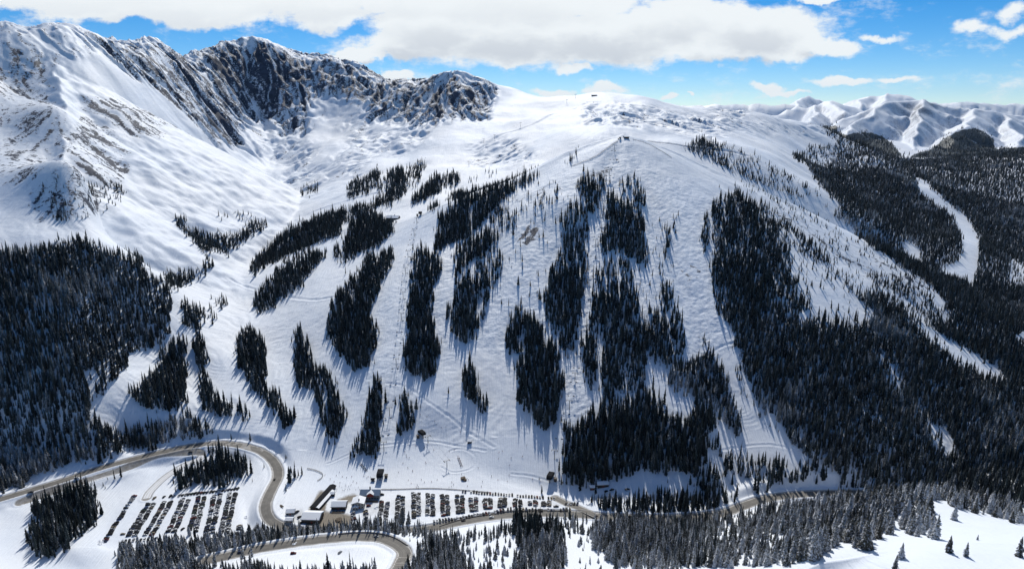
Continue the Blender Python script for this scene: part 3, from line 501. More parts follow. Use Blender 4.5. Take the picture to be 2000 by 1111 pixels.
dens = np.zeros((MH, MW)); hfac = np.ones((MH, MW)); dust = np.zeros((MH, MW))
def forest_poly(poly, d, h=1.0, ds=0.0): fill(dens, poly, d); fill(hfac, poly, h); fill(dust, poly, ds)
FP = [
([(860,480),(1000,370),(1190,330),(1290,420),(1340,640),(1300,740),(1160,790),(1100,700),(1000,600),(900,560)], .028, .7, 0), ([(1380,370),(1480,350),(1640,450),(1820,560),(1700,620),(1560,540),(1450,400)], .05, .6, 0), ([(1150,500),(1290,500),(1330,640),(1330,720),(1170,700)], .08, .85, 0), ([(1060,380),(1180,340),(1200,500),(1160,560),(1070,540)], .05, .7, 0),
([(1200,1000),(1460,1000),(1460,1020),(1200,1020)], .9, .9, .3),
# big left forest
([(-5,483),(55,481),(114,473),(152,458),(186,473),(237,490),(275,498),(281,519),(305,540),(326,553),(338,595),(338,621),(326,655),(313,676),(275,682),(254,693),(250,718),(207,756),(182,790),(190,818),(238,834),(294,822),(364,812),(420,828),(423,851),(392,856),(350,862),(252,884),(196,898),(112,912),(70,932),(28,954),(-5,962)], .97, .95, .3),
([(160,740),(200,720),(215,735),(180,765)], .35, 1, .4), ([(190,790),(215,830),(330,812),(250,800)], 0, 1, 0),
([(321,536),(345,525),(380,522),(405,505),(415,508),(420,520),(375,550),(338,570),(328,560)], 1, .9, .2),
([(338,422),(368,422),(364,439),(393,445),(444,456),(470,451),(499,426),(505,435),(503,452),(474,477),(448,498),(398,490),(368,460),(351,451)], .9, .85, .1),
([(425,422),(470,414),(500,420),(495,432),(430,430)], .18, .6, .1), ([(505,428),(520,426),(518,450),(508,452)], .7, .8, .1),
([(85,370),(110,345),(180,340),(225,345),(250,378),(220,412),(170,425),(120,435),(70,410)], .16, .55, .3), ([(215,350),(245,370),(250,385),(222,375)], .6, .6, .1), ([(100,400),(135,400),(140,430),(110,432)], .5, .6, .1),
([(590,362),(622,362),(620,382),(588,382)], .25, .8, .1),
([(357,590),(375,587),(400,600),(398,630),(375,640),(355,635)], 1, 1, .1), ([(405,628),(413,595),(424,598),(420,615),(410,630)], 1, 1, .1), ([(425,585),(432,577),(441,585),(438,602),(430,606)], 1, 1, .1),
([(380,640),(392,640),(402,670),(404,720),(398,725),(385,720),(382,690)], 1, 1, .1),
([(360,646),(366,671),(364,714),(366,743),(362,803),(313,807),(275,794),(250,773),(250,752),(271,743),(296,726),(309,710),(317,680),(338,663)], 1, 1, .1),
([(389,726),(406,735),(419,760),(436,786),(440,811),(415,809),(391,790),(388,748)], 1, 1, .1), ([(440,780),(455,785),(455,815),(437,812)], .8, 1, .1), ([(460,775),(470,790),(490,800),(488,822),(458,820)], .7, 1, .1),
([(460,660),(479,635),(495,641),(513,651),(520,696),(520,751),(512,777),(489,761),(479,732),(463,703)], 1, 1, .1), ([(512,774),(531,751),(544,767),(554,790),(570,810),(571,842),(560,839),(544,813),(528,790)], 1, 1, .1),
([(575,638),(583,638),(583,654),(593,647),(601,664),(609,703),(618,719),(628,706),(648,735),(661,767),(677,800),(674,826),(657,861),(649,873),(641,852),(625,816),(622,787),(606,767),(583,748),(575,716),(576,667)], 1, 1, .1), ([(628,770),(642,768),(642,782),(630,782)], 0, 1, 0),
([(769,479),(770,490),(761,517),(750,547),(739,578),(729,590),(722,615),(732,625),(735,657),(725,709),(691,727),(677,706),(651,680),(641,657),(641,625),(648,592),(657,573),(656,572),(673,553),(686,542),(708,517),(726,487),(730,503),(744,490)], 1, 1, .05),
([(810,492),(821,479),(846,490),(860,500),(864,528),(851,553),(846,572),(839,602),(850,641),(863,686),(852,703),(844,732),(832,741),(810,738),(794,722),(794,667),(795,625),(802,576),(805,547)], 1, 1, 0),
([(488,536),(488,520),(516,479),(541,462),(568,443),(599,432),(620,418),(651,410),(670,404),(681,413),(681,432),(667,437),(664,459),(626,473),(582,490),(538,512),(516,520),(499,534)], 1, 1, .1),
([(684,402),(722,396),(758,375),(758,330),(785,325),(795,352),(794,377),(780,388),(752,402),(725,407),(684,424)], .95, 1, .1), ([(732,366),(745,349),(760,340),(762,372),(735,378)], .5, 1, .1),
([(681,391),(678,363),(692,349),(714,344),(736,326),(746,336),(736,360),(717,385),(708,380),(697,382),(686,389)], .8, .9, .1), ([(795,325),(810,315),(835,308),(835,325),(822,340),(820,355),(810,370),(797,370)], .45, .9, .1),
([(799,402),(805,382),(821,369),(840,344),(860,341),(890,336),(901,350),(895,363),(871,366),(851,377),(829,391),(807,399)], .95, 1, .1),
([(831,413),(840,399),(857,396),(857,407)], .9, .9, .1), ([(869,393),(884,374),(905,371),(905,382),(880,391)], .8, .9, .1), ([(940,335),(970,335),(968,345),(940,345)], .15, .9, .1), ([(915,345),(935,345),(935,358),(915,358)], .12, .9, .1),
([(647,503),(648,476),(663,479),(662,503)], .95, 1, .1),
([(670,498),(673,465),(684,432),(708,418),(741,415),(750,429),(772,429),(770,454),(747,476),(711,490),(684,509)], .95, 1, .1), ([(658,536),(668,500),(684,505),(680,525)], .4, .9, .1),
([(499,600),(499,570),(519,547),(530,531),(560,512),(582,501),(610,490),(637,487),(637,503),(615,525),(599,542),(587,561),(560,576),(534,599),(505,613)], 1, 1, .1),
([(851,454),(857,415),(880,402),(901,380),(937,371),(967,360),(1000,352),(1022,342),(1050,332),(1050,345),(1030,358),(1005,372),(985,392),(967,407),(945,437),(906,470),(873,481),(849,495)], 1, 1, .1), ([(1095,322),(1112,308),(1135,290),(1135,298),(1115,318),(1095,328)], .9, .9, .1),
([(887,547),(890,492),(904,476),(928,465),(948,457),(964,437),(967,413),(989,407),(997,421),(981,454),(964,476),(953,500),(917,514),(901,539)], .9, 1, .05),
([(887,560),(900,545),(920,530),(940,510),(960,480),(978,500),(982,530),(975,548),(958,560),(955,590),(940,640),(925,660),(905,672),(893,665),(885,655),(872,610),(872,590),(890,590)], .55, .95, .05), ([(887,560),(905,545),(935,560),(935,640),(905,670),(890,640)], .8, 1, .05),
([(982,670),(991,629),(1008,602),(1020,615),(1018,653),(1012,697),(994,690)], 1, 1, 0),
([(1025,625),(1035,615),(1059,643),(1063,673),(1083,677),(1097,721),(1104,762),(1097,803),(1080,834),(1049,841),(1042,807),(1015,793),(1008,745),(1010,704),(1029,677)], 1, 1.05, 0),
([(1096,438),(1104,408),(1125,402),(1143,423),(1152,453),(1146,477),(1149,497),(1143,542),(1142,567),(1135,595),(1131,636),(1121,684),(1111,704),(1094,667),(1080,643),(1066,608),(1056,575),(1069,554),(1084,515),(1093,491),(1101,468)], .6, 1, 0), ([(1085,560),(1110,520),(1140,560),(1130,630),(1110,660),(1090,630)], .85, 1, 0),
([(1128,373),(1125,340),(1158,334),(1182,346),(1182,373),(1171,393),(1164,414),(1152,420),(1137,396)], .6, .95, 0), ([(1013,400),(1015,382),(1050,373),(1085,380),(1095,400),(1090,415),(1020,430)], .14, .7, 0), ([(950,420),(985,405),(1010,420),(1000,455),(960,460)], .4, .8, 0),
([(1194,380),(1214,396),(1247,420),(1259,456),(1265,506),(1250,512),(1217,497),(1197,494),(1173,503),(1171,480),(1179,456),(1185,408)], .95, 1, 0),
([(1211,367),(1220,358),(1238,340),(1256,361),(1262,379),(1260,417),(1247,414),(1232,402),(1214,379)], .45, .95, 0),
([(1160,545),(1170,520),(1190,505),(1215,510),(1235,530),(1240,560),(1237,574),(1160,574)], .4, .95, 0),
([(1155,574),(1237,574),(1251,622),(1258,612),(1295,615),(1310,600),(1326,615),(1336,653),(1336,690),(1316,704),(1292,718),(1268,704),(1254,684),(1247,667),(1224,680),(1189,680),(1169,663),(1152,639)], .72, 1, 0), ([(1250,620),(1320,612),(1330,640),(1262,650)], .4, 1, 0),
([(1295,601),(1295,571),(1288,540),(1306,557),(1316,581),(1312,608)], .6, 1, 0), ([(1290,440),(1305,445),(1312,480),(1308,520),(1298,500)], .3, .85, 0), ([(1318,410),(1322,410),(1320,460),(1316,460)], .8, .9, 0),
([(1177,677),(1224,677),(1247,667),(1263,704),(1261,738),(1241,759),(1189,779),(1176,786),(1176,731)], .75, 1, 0), ([(1135,690),(1145,653),(1155,650),(1165,670),(1164,718),(1159,766),(1147,759),(1138,725)], .8, 1, 0),
([(1104,837),(1141,807),(1172,793),(1230,773),(1265,759),(1292,779),(1319,807),(1340,814),(1354,796),(1381,793),(1405,824),(1384,844),(1388,882),(1390,890),(1362,897),(1381,919),(1409,931),(1409,953),(1350,950),(1344,925),(1303,928),(1257,919),(1226,928),(1201,937),(1179,940),(1155,950),(1124,950),(1102,934),(1099,916)], 1, 1.1, 0),
([(1300,731),(1312,707),(1360,694),(1391,680),(1412,707),(1425,745),(1429,772),(1446,800),(1449,848),(1439,854),(1418,841),(1408,810),(1377,790),(1360,776),(1326,766),(1302,759)], .95, .9, .25), ([(1366,650),(1375,653),(1385,670),(1380,677),(1368,670)], 1, .8, .2),
([(1429,670),(1445,670),(1475,720),(1500,790),(1540,850),(1500,830),(1455,790),(1440,740)], .22, .5, .1),
([(1368,463),(1380,403),(1385,417),(1383,476),(1377,496),(1370,483)], .95, .9, 0), ([(1393,387),(1410,387),(1410,420),(1403,483),(1393,483)], .8, .9, 0),
([(1417,390),(1433,382),(1447,382),(1483,410),(1490,426),(1513,440),(1530,476),(1550,506),(1543,536),(1556,550),(1583,576),(1588,605),(1517,622),(1445,628),(1436,650),(1425,645),(1410,620),(1400,600),(1392,570),(1388,530),(1392,500),(1400,480),(1415,440)], .62, 1, 0), ([(1420,400),(1450,395),(1500,460),(1510,540),(1500,600),(1440,620),(1400,560),(1400,500)], .85, 1, 0),
([(1478,387),(1500,405),(1540,440),(1590,480),(1620,515),(1650,550),(1700,585),(1700,610),(1680,605),(1640,572),(1600,530),(1560,490),(1520,462),(1490,420)], .55, .8, 0),
# the great right-hand forest
([(1436,650),(1451,628),(1544,621),(1588,621),(1624,628),(1692,632),(1712,625),(1700,600),(1680,580),(1720,560),(1780,590),(1850,600),(1820,560),(1760,520),(1700,480),(1655,440),(1600,405),(1540,380),(1480,355),(1430,335),(1375,305),(1330,290),(1370,268),(1383,273),(1440,290),(1506,323),(1563,353),(1603,372),(1633,412),(1640,400),(1597,353),(1575,320),(1550,307),(1583,287),(1633,280),(1690,297),(1776,310),(1833,303),(2005,300),(2005,985),(1900,975),(1800,955),(1720,955),(1640,975),(1620,968),(1640,930),(1584,891),(1552,873),(1523,830),(1476,790),(1458,733),(1440,668)], .96, .95, .22),
([(1383,292),(1440,296),(1500,328),(1560,362),(1600,385),(1650,430),(1560,385),(1480,350),(1420,322)], .30, .8, .1),
([(1540,360),(1570,366),(1610,385),(1632,412),(1628,420),(1590,400),(1560,380)], .05, .8, .1), ([(1545,300),(1600,292),(1640,300),(1610,340),(1575,320)], .5, .8, .2),
([(1500,385),(1560,400),(1640,452),(1720,500),(1790,545),(1830,585),(1820,600),(1740,575),(1690,575),(1640,540),(1590,480),(1540,440)], .13, .55, .1), ([(1690,540),(1760,545),(1830,590),(1880,640),(1820,640),(1720,590)], .4, .8, .1),
([(1790,348),(1810,355),(1852,398),(1887,422),(1915,466),(1909,533),(1898,555),(1882,540),(1848,534),(1830,520),(1864,518),(1880,492),(1875,455),(1858,418),(1812,388),(1790,360)], 0, 1, 0),
([(1760,470),(1793,480),(1801,496),(1796,508),(1776,496)], 0, 1, 0), ([(1560,500),(1590,505),(1640,550),(1705,612),(1700,627),(1600,616),(1570,560)], .06, .7, 0),
([(1718,690),(1735,686),(1770,760),(1765,770),(1725,745)], .3, 1, .1), ([(1809,826),(1854,841),(1868,884),(1854,895),(1822,873)], .06, 1, .1), ([(1795,790),(1812,800),(1812,830),(1798,830)], .3, 1, 0),
([(1770,618),(1830,648),(1895,684),(1975,734),(1964,750),(1890,722),(1832,682),(1778,640)], .06, .8, .1), ([(1973,503),(2005,520),(2005,560),(1970,550)], .2, .9, .1), ([(1985,650),(2005,650),(2005,668),(1985,668)], .1, 1, 0), ([(1750,630),(1765,632),(1775,665),(1760,662)], .4, .9, 0), ([(1640,930),(1670,925),(1690,950),(1650,945)], .25, 1, 0), ([(1800,720),(1830,725),(1845,770),(1820,770)], .55, 1, 0), ([(1680,805),(1720,815),(1735,838),(1700,830)], .4, 1, 0), ([(1500,770),(1515,772),(1505,815),(1495,800)], .45, 1, .2),
# tree bands over the valley road
([(1395,868),(1412,870),(1436,888),(1434,910),(1400,895)], .4, .9, 0), ([(1440,893),(1475,887),(1510,893),(1550,905),(1580,900),(1600,912),(1640,932),(1600,945),(1550,945),(1510,945),(1445,930)], .75, .95, 0), ([(1418,905),(1440,900),(1443,950),(1420,953)], .55, 1, 0), ([(1380,900),(1410,915),(1410,930),(1390,925)], .5, 1, 0),
([(1475,950),(1488,950),(1488,972),(1475,972)], .7, 1, 0), ([(1500,945),(1510,945),(1510,968),(1500,968)], .7, 1, 0),
([(1155,955),(1195,968),(1220,975),(1272,962),(1303,950),(1334,959),(1375,956),(1440,962),(1448,984),(1424,993),(1396,1001),(1350,1004),(1257,1006),(1195,1002),(1164,994),(1158,980)], .85, 1, 0), ([(1195,950),(1240,945),(1330,935),(1340,950),(1260,955),(1200,970)], 0, 1, 0),
([(1155,1014),(1257,1018),(1396,1014),(1443,1000),(1500,975),(1560,972),(1629,968),(1720,958),(1760,962),(1640,990),(1580,1002),(1520,1018),(1470,1035),(1440,1040),(1400,1030),(1380,1045),(1440,1050),(1480,1060),(1560,1115),(1180,1115),(1155,1085),(1160,1040)], .9, .8, .75),
([(1390,1035),(1440,1022),(1450,1030),(1400,1045)], .0, 1, 0),
# snowy hill, lower right
([(1440,1040),(1500,1012),(1560,990),(1640,975),(1740,958),(1820,957),(1900,968),(1940,990),(2005,1000),(2005,1022),(1950,1012),(1900,1000),(1860,985),(1800,985),(1760,985),(1740,1010),(1690,1060),(1640,1060),(1600,1090),(1560,1098),(1500,1115),(1400,1115)], .5, .78, 1),
([(1790,1020),(1815,1010),(1830,1030),(1830,1052),(1790,1045)], .5, .78, 1), ([(1640,990),(1680,985),(1740,985),(1740,1000),(1690,1030),(1660,1040),(1640,1010)], .5, .78, 1), ([(1900,968),(1960,985),(2005,1000),(2005,1020),(1930,1008)], .9, .85, .9),
([(1540,1000),(1600,992),(1740,985),(1745,1030),(1700,1065),(1640,1062),(1600,1092),(1530,1100)], .72, .9, 1), ([(1745,1000),(1800,990),(1830,1015),(1835,1052),(1790,1050),(1750,1030)], .6, .85, 1),
# lower centre and left foreground woods
([(830,1037),(880,1037),(930,1045),(1000,1025),(1060,1010),(1100,1025),(1105,1060),(1115,1115),(720,1115),(790,1100),(815,1075)], .95, .8, .8), ([(890,1068),(930,1052),(1010,1045),(1020,1085),(1000,1115),(920,1115)], .16, .55, .9), ([(1000,1005),(1030,1005),(1100,1015),(1095,1060),(1010,1060)], .75, 1.1, .3), ([(1070,1010),(1158,1013),(1158,1065),(1105,1060)], .16, .75, .2), ([(1095,1060),(1158,1058),(1205,1115),(1110,1115)], .10, .45, .6),
([(880,1040),(960,1030),(1000,1020),(1000,1035),(900,1050)], .35, .9, .6),
([(228,1072),(240,1062),(280,1064),(322,1048),(420,1041),(476,1036),(518,1027),(560,1031),(635,1021),(673,1020),(692,1014),(730,1010),(796,1010),(815,1018),(834,1029),(850,1040),(844,1050),(815,1049),(760,1042),(726,1042),(677,1044),(606,1053),(540,1062),(450,1078),(380,1092),(310,1106),(228,1112)], .95, .8, .75),
([(220,1115),(260,1098),(320,1100),(400,1098),(420,1115)], .75, .8, .8), ([(400,1100),(470,1095),(490,1075),(470,1070),(520,1100),(600,1108),(720,1100),(740,1115),(400,1115)], .6, .75, .8),
([(64,975),(106,955),(157,940),(185,942),(193,977),(206,994),(193,1016),(165,1041),(140,1061),(137,1078),(67,1092),(50,1058),(62,1016)], 1, 1, .1), ([(190,940),(240,915),(248,932),(205,960)], .35, 1, .1),
([(333,949),(342,930),(350,910),(384,900),(400,893),(414,878),(431,874),(473,880),(490,904),(487,926),(470,940),(406,949),(347,954)], 1, 1, .05),
([(563,905),(578,912),(584,934),(568,949),(565,928)], .6, 1, 0), ([(430,852),(475,856),(478,862),(430,862)], .35, .5, .1), ([(500,868),(540,880),(572,905),(570,912),(535,888),(500,875)], .2, .5, .1),
([(682,871),(700,850),(709,823),(719,806),(719,767),(726,735),(747,735),(747,787),(742,816),(737,871),(726,894),(683,897)], 1, 1, 0), ([(779,803),(784,761),(794,767),(805,780),(808,810),(797,842),(781,853)], 1, 1, 0),
([(902,719),(922,693),(927,722),(936,751),(949,784),(944,814),(933,803),(904,767)], 1, 1, 0), ([(805,780),(822,790),(822,800),(808,798)], .4, .5, 0),
([(1050,935),(1068,935),(1068,960),(1050,960)], .5, 1, 0), ([(1085,930),(1100,930),(1100,958),(1085,958)], .3, 1, 0),
]
for p, d, h, ds in FP: forest_poly(p, d, h, ds)
for p in WOODS: forest_poly(p, .64, 1.0, .1)
def cand(y0, y1, sp, xlim=1.06):
    out = []; y = y0
    while y < y1:
        n = int(2*xlim*y*.9/sp); x = (np.arange(n)-n/2)*sp + (RNG.random(n)-.5)*sp*.95; out.append(np.column_stack([x, y+(RNG.random(n)-.5)*sp*.95])); y += sp
    return np.concatenate(out)
VG = VIS.astype(float)
def select(c, sp, xlim_px=(-420, 2420), hmul=1.0):
    x, y = c[:,0], c[:,1]; z = samp_grid(Z, x, y); px, py = proj(x, y, z); hh = (12.2+5.4*RNG.standard_normal(len(x)).clip(-1.6, 1.9))*hmul
    k = (px > xlim_px[0])&(px < xlim_px[1]); jx = fbm(x/14, y/14, 3)*7*np.clip(900/y, .3, 1.3)+RNG.normal(0, 2.0, len(x)); jy = fbm(x/14+30, y/14, 3)*7*np.clip(900/y, .3, 1.3)+RNG.normal(0, 2.5, len(x)); ipx, ipy = np.clip(px+jx, 2, 1997), np.clip(py+jy, 0, 1108)
    d0 = samp(dens, ipx, ipy); hf = samp(hfac, ipx, ipy); hh = np.clip(hh*hf, 3, 27)
    tpx, tpy = proj(x, y, z+hh*.62); d1 = samp(dens, np.clip(tpx+jx, 2, 1997), np.clip(tpy+jy, 0, 1108)); d = np.where(d0 > .3, np.minimum(d0, np.where(d1 > 0, d0, .06)), d0)
    vis = samp_grid(VG, x, y) > .45; rm = (z-CZ+hh*.8)/y >= samp_grid(runmax, x, y)
    d = np.where(vis | rm, d, 0)
    clump = fbm(x/38, y/38, 3)*.5+.5; d = np.where(d < .7, d*np.clip(.25+clump*1.5, 0, 2), d)
    d = np.where(samp_grid(dirt, x, y) > .45, 0, d)
    d = np.where((y < 430) & (py > 1108), np.where(px < 1480, .25*(clump > .5), 0), d)
    k &= RNG.random(len(x)) < d*.93
    return np.column_stack([x, y, z, hh, samp(dust, ipx, ipy)])[k]
fc = cand(4300, 7200, 15); fc = fc[fc[:,0]/fc[:,1] > .42]
parts = [select(fc, 15, hmul=1.25), select(cand(230, 1000, 3.3), 3.3), select(cand(1000, 1500, 3.9), 3.9), select(cand(1500, 2300, 5.2), 5.2), select(cand(2300, 4300, 8.2), 8.2, hmul=1.0)]
TR = np.concatenate(parts)
for wd, c3 in ROAD_W.values():                            # nothing grows on the roads
    for a in range(0, len(TR), 20000):
        s_ = TR[a:a+20000]; nearr = (s_[:,1] < 760); 
        if nearr.any():
            idx = np.where(nearr)[0]; d = np.sqrt(((s_[idx,None,0]-c3[None,:,0])**2+(s_[idx,None,1]-c3[None,:,1])**2).min(1)); s_[idx[d < wd/2+2.5], 3] = -1
TR = TR[TR[:,3] > 0]
px_, py_ = proj(TR[:,0], TR[:,1], TR[:,2]); app = TR[:,3]/np.hypot(TR[:,1], CZ-TR[:,2]); inf = (px_ > 5)&(px_ < 1995)&(py_ < 1108)
HILLX = None
def tag(o, label=None, cat=None, group=None, kind=None):
    if label: o['label'] = label
    if cat: o['category'] = cat
    if group: o['group'] = group
    if kind: o['kind'] = kind
    return o
def empty(name, loc, rz=0, sc=1):
    o = bpy.data.objects.new(name, None); C.objects.link(o); o.location = loc; o.rotation_euler = (0, 0, rz); o.scale = (sc, sc, sc) if not isinstance(sc, tuple) else sc; o.empty_display_size = .5; return o
def part(name, me, parent):
    o = bpy.data.objects.new(name, me); C.objects.link(o); o.parent = parent; return o
def tree_thing(x, y, z, h, crown, label, group=None, name='conifer_tree', ws=1.0, cat='tree'):
    r = empty(name, (x, y, z-.1), random.random()*6.28, (h*ws, h*ws, h)); tag(r, label, cat, group); part('crown', crown, r); part('trunk', trunk_me, r); return r
SOLO = [((1760,1090), 9, 'lone young fir on the bare snow of the lower right hill, below the tree clump'), ((1853,1078), 9.5, 'lone fir on the open lower right snowfield, left one of a spaced pair'), ((1886,1086), 8, 'lone stubby fir on the open lower right snowfield, right one of a spaced pair'),
        ((1990,1086), 11, 'dark fir standing alone at the right edge of the lower snowfield'), ((1909,1054), 3.5, 'tiny fir sapling alone on the open lower right snowfield'), ((1748,1111), 8, 'fir tip cut by the bottom edge on the lower right snowfield'),
        ((1863,1015), 11, 'lone fir just under the wooded crest of the lower right hill'), ((1827,1052), 15, 'tall narrow fir at the right end of the clump on the lower right hill'), ((1738,1042), 12, 'bushy fir standing free below the tree stand on the lower right hill'), ((1690,1072), 17, 'tall pair-like fir at the lower tip of the tree stand on the right hill'),
        ((590,926), 11, 'lone dark spruce right of the road bend above the base village'), ((559,958), 9, 'small spruce between the road bend and the base village'), ((489,860), 11, 'single spruce on the snowbank above the top of the road bend'), ((413,583), 9, 'single small spruce on the wide left ski run'),
        ((876,768), 10, 'pair-standing spruce left of the narrow tree island on the lower slope'), ((516,912), 6, 'small spruce inside the road bend beside the spruce grove'), ((493,940), 5, 'small shrubby spruce at the upper right corner of the left car park'), ((1547,1000), 1, None)]
for (px, py), h, lb in SOLO:
    if lb is None: continue
    p = hit(px, py); tree_thing(p.x, p.y, p.z, h, random.choice(wide) if py > 1000 else random.choice(crowns['dark']), lb, name='fir_tree' if py > 1000 else 'spruce_tree')
n_solo = len(SOLO)-1
order = np.argsort(-np.where(inf & (py_ > 930) & (TR[:,1] < 700), app, 0))[:300-n_solo]; ind = set(order.tolist())
REG = [(1560, 'fir', 'lower right hill stand', 'firs on the lower right snow hill'), (1150, 'spruce', 'dense wood beside snow hill', 'spruces in the dense lower wood'), (800, 'spruce', 'wood right of hairpin', 'spruces right of the road hairpin'), (-99, 'spruce', 'tree belt round hairpin', 'spruces around the road hairpin')]
lab = []
for i in order:
    k = next(j for j, r_ in enumerate(REG) if px_[i] >= r_[0]); yr = py_[i]; lab.append((k, 'front row' if yr > 1085 else ('second row' if yr > 1055 else ('third row' if yr > 1025 else 'back row')), px_[i], i))
def nth(n): return '%d%s' % (n, {1:'st',2:'nd',3:'rd'}.get(n % 10 if n % 100 not in (11,12,13) else 0, 'th'))
cnt = {}
for k, rw, _, i in sorted(lab):
    cnt[(k, rw)] = cnt.get((k, rw), 0)+1; x, y, z, h, ds = TR[i]; wide_ok = ds > .9; s_ = 'tall' if h > 14 else ('short' if h < 10 else 'mid-height')
    tree_thing(x, y, z, h*(.85 if wide_ok else 1), random.choice(wide) if wide_ok else random.choice(crowns['dust'] if ds > .5 else crowns['dark']), f'{s_} frosty {REG[k][1]}, {nth(cnt[(k, rw)])} from left in the {rw} of {REG[k][2]}', REG[k][3], 'fir_tree' if wide_ok else 'spruce_tree')
rest = np.array([i for i in range(len(TR)) if i not in ind]); R = TR[rest]
print('TREES', len(TR), 'individual', len(order))
# every other tree: one forest object, its trees instanced on points
pc = bpy.data.collections.new('conifer_kinds')
def joined(nm, cm):
    bm = bmesh.new(); bm.from_mesh(cm); nf = len(bm.faces); bm.from_mesh(trunk_me); bm.faces.ensure_lookup_table()
    for f in bm.faces[nf:]: f.material_index = 1
    me = bpy.data.meshes.new(nm); bm.to_mesh(me); bm.free(); me.materials.append(cm.materials[0]); me.materials.append(M_bark); o = bpy.data.objects.new(nm, me); pc.objects.link(o)
for k, g in enumerate(('dark', 'frost', 'dust')):
    for j, cm in enumerate(crowns[g]): joined('kind_%02d' % (k*4+j), cm)
for j, cm in enumerate(wide): joined('kind_%02d' % (12+j), cm)
fm = bpy.data.meshes.new('conifer_forest'); fm.vertices.add(len(R)); fm.vertices.foreach_set('co', R[:,:3].astype(np.float32).ravel())
def fattr(nm, typ, arr): a = fm.attributes.new(nm, typ, 'POINT'); a.data.foreach_set('vector' if typ == 'FLOAT_VECTOR' else 'value', arr.ravel())
rr = RNG.random(len(R)); dd = np.clip(R[:,4]+np.clip(fbm(R[:,0]/120, R[:,1]/120, 3)-.1, 0, 1)*.9*(R[:,4] > .15), 0, 1); kind = np.where(rr < dd*.85, np.where(dd > .45, 2, 1), np.where(RNG.random(len(R)) < .12+dd*.8, 1, 0))
idx = kind*4 + RNG.integers(0, 4, len(R)); wsel = (dd > .85) & (RNG.random(len(R)) < .7); idx = np.where(wsel, 12+RNG.integers(0, 3, len(R)), idx)
ws = RNG.uniform(.68, 1.12, len(R))*np.clip(R[:,1]/1500, 1, 1.6)*np.where(R[:,3] < 9, 1.35, 1)
fattr('kind_index', 'INT', idx.astype(np.int32)); fattr('tree_scale', 'FLOAT_VECTOR', np.column_stack([R[:,3]*ws, R[:,3]*ws, R[:,3]]).astype(np.float32)); fattr('spin', 'FLOAT_VECTOR', np.column_stack([RNG.normal(0, .03, len(R)), RNG.normal(0, .03, len(R)), RNG.random(len(R))*6.28]).astype(np.float32))
fo = bpy.data.objects.new('conifer_forest', fm); C.objects.link(fo); tag(fo, 'dense dark conifer forest covering the slopes between the ski runs', 'forest', None, 'stuff')
ng = bpy.data.node_groups.new('forest_instances', 'GeometryNodeTree'); ng.interface.new_socket('Geometry', in_out='INPUT', socket_type='NodeSocketGeometry'); ng.interface.new_socket('Geometry', in_out='OUTPUT', socket_type='NodeSocketGeometry')
g = NT(ng); gi = g.new('NodeGroupInput'); go = g.new('NodeGroupOutput'); ci = g.new('GeometryNodeCollectionInfo'); ci.inputs[0].default_value = pc; ci.inputs[1].default_value = True; ci.inputs[2].default_value = True
iop = g.new('GeometryNodeInstanceOnPoints'); iop.inputs['Pick Instance'].default_value = True
def na(nm, typ): n = g.new('GeometryNodeInputNamedAttribute', data_type=typ); n.inputs[0].default_value = nm; return n.outputs[0]
g.link(gi.outputs[0], iop.inputs['Points']); g.link(ci.outputs[0], iop.inputs['Instance']); g.link(na('kind_index', 'INT'), iop.inputs['Instance Index']); g.link(na('tree_scale', 'FLOAT_VECTOR'), iop.inputs['Scale'])
e2r = g.new('FunctionNodeEulerToRotation'); g.link(na('spin', 'FLOAT_VECTOR'), e2r.inputs[0]); g.link(e2r.outputs[0], iop.inputs['Rotation']); g.link(iop.outputs[0], go.inputs[0])
fo.modifiers.new('trees', 'NODES').node_group = ng

# ------------------------------------------------------------------ shapes
def new_me(name, bm, mats):
    me = bpy.data.meshes.new(name); bmesh.ops.recalc_face_normals(bm, faces=bm.faces); bm.to_mesh(me); bm.free()
    for m in (mats if isinstance(mats, (list, tuple)) else [mats]): me.materials.append(m)
    return me
def box(bm, x0, x1, y0, y1, z0, z1, mi=0, tx=0, ty=0):
    v = [bm.verts.new(p) for p in [(x0,y0,z0),(x1,y0,z0),(x1,y1,z0),(x0,y1,z0),(x0+tx,y0+ty,z1),(x1-tx,y0+ty,z1),(x1-tx,y1-ty,z1),(x0+tx,y1-ty,z1)]]
    for q in [(3,2,1,0),(4,5,6,7),(0,1,5,4),(1,2,6,5),(2,3,7,6),(3,0,4,7)]: bm.faces.new([v[i] for i in q]).material_index = mi
def cyl(bm, p0, p1, r0, r1, n=8, mi=0):
    p0, p1 = Vector(p0), Vector(p1); d = (p1-p0).normalized(); a = d.orthogonal().normalized(); b = d.cross(a); A_ = []; B_ = []
    for k in range(n):
        c = a*math.cos(2*PI*k/n)+b*math.sin(2*PI*k/n); A_.append(bm.verts.new(p0+c*r0)); B_.append(bm.verts.new(p1+c*r1))
    for k in range(n): bm.faces.new([A_[k], A_[(k+1)%n], B_[(k+1)%n], B_[k]]).material_index = mi
    bm.faces.new(A_[::-1]).material_index = mi; bm.faces.new(B_).material_index = mi
def prof(bm, pts, y0, y1, mi=0, inset=0, zin=0):          # side profile in x,z extruded across y, narrower above zin
    def Y(p, y): return y if p[1] <= zin else y*(1-inset)
    a = [bm.verts.new((p[0], Y(p, y0), p[1])) for p in pts]; b = [bm.verts.new((p[0], Y(p, y1), p[1])) for p in pts]; n = len(pts)
    bm.faces.new(a[::-1]).material_index = mi; bm.faces.new(b).material_index = mi
    for k in range(n): bm.faces.new([a[k], a[(k+1)%n], b[(k+1)%n], b[k]]).material_index = mi
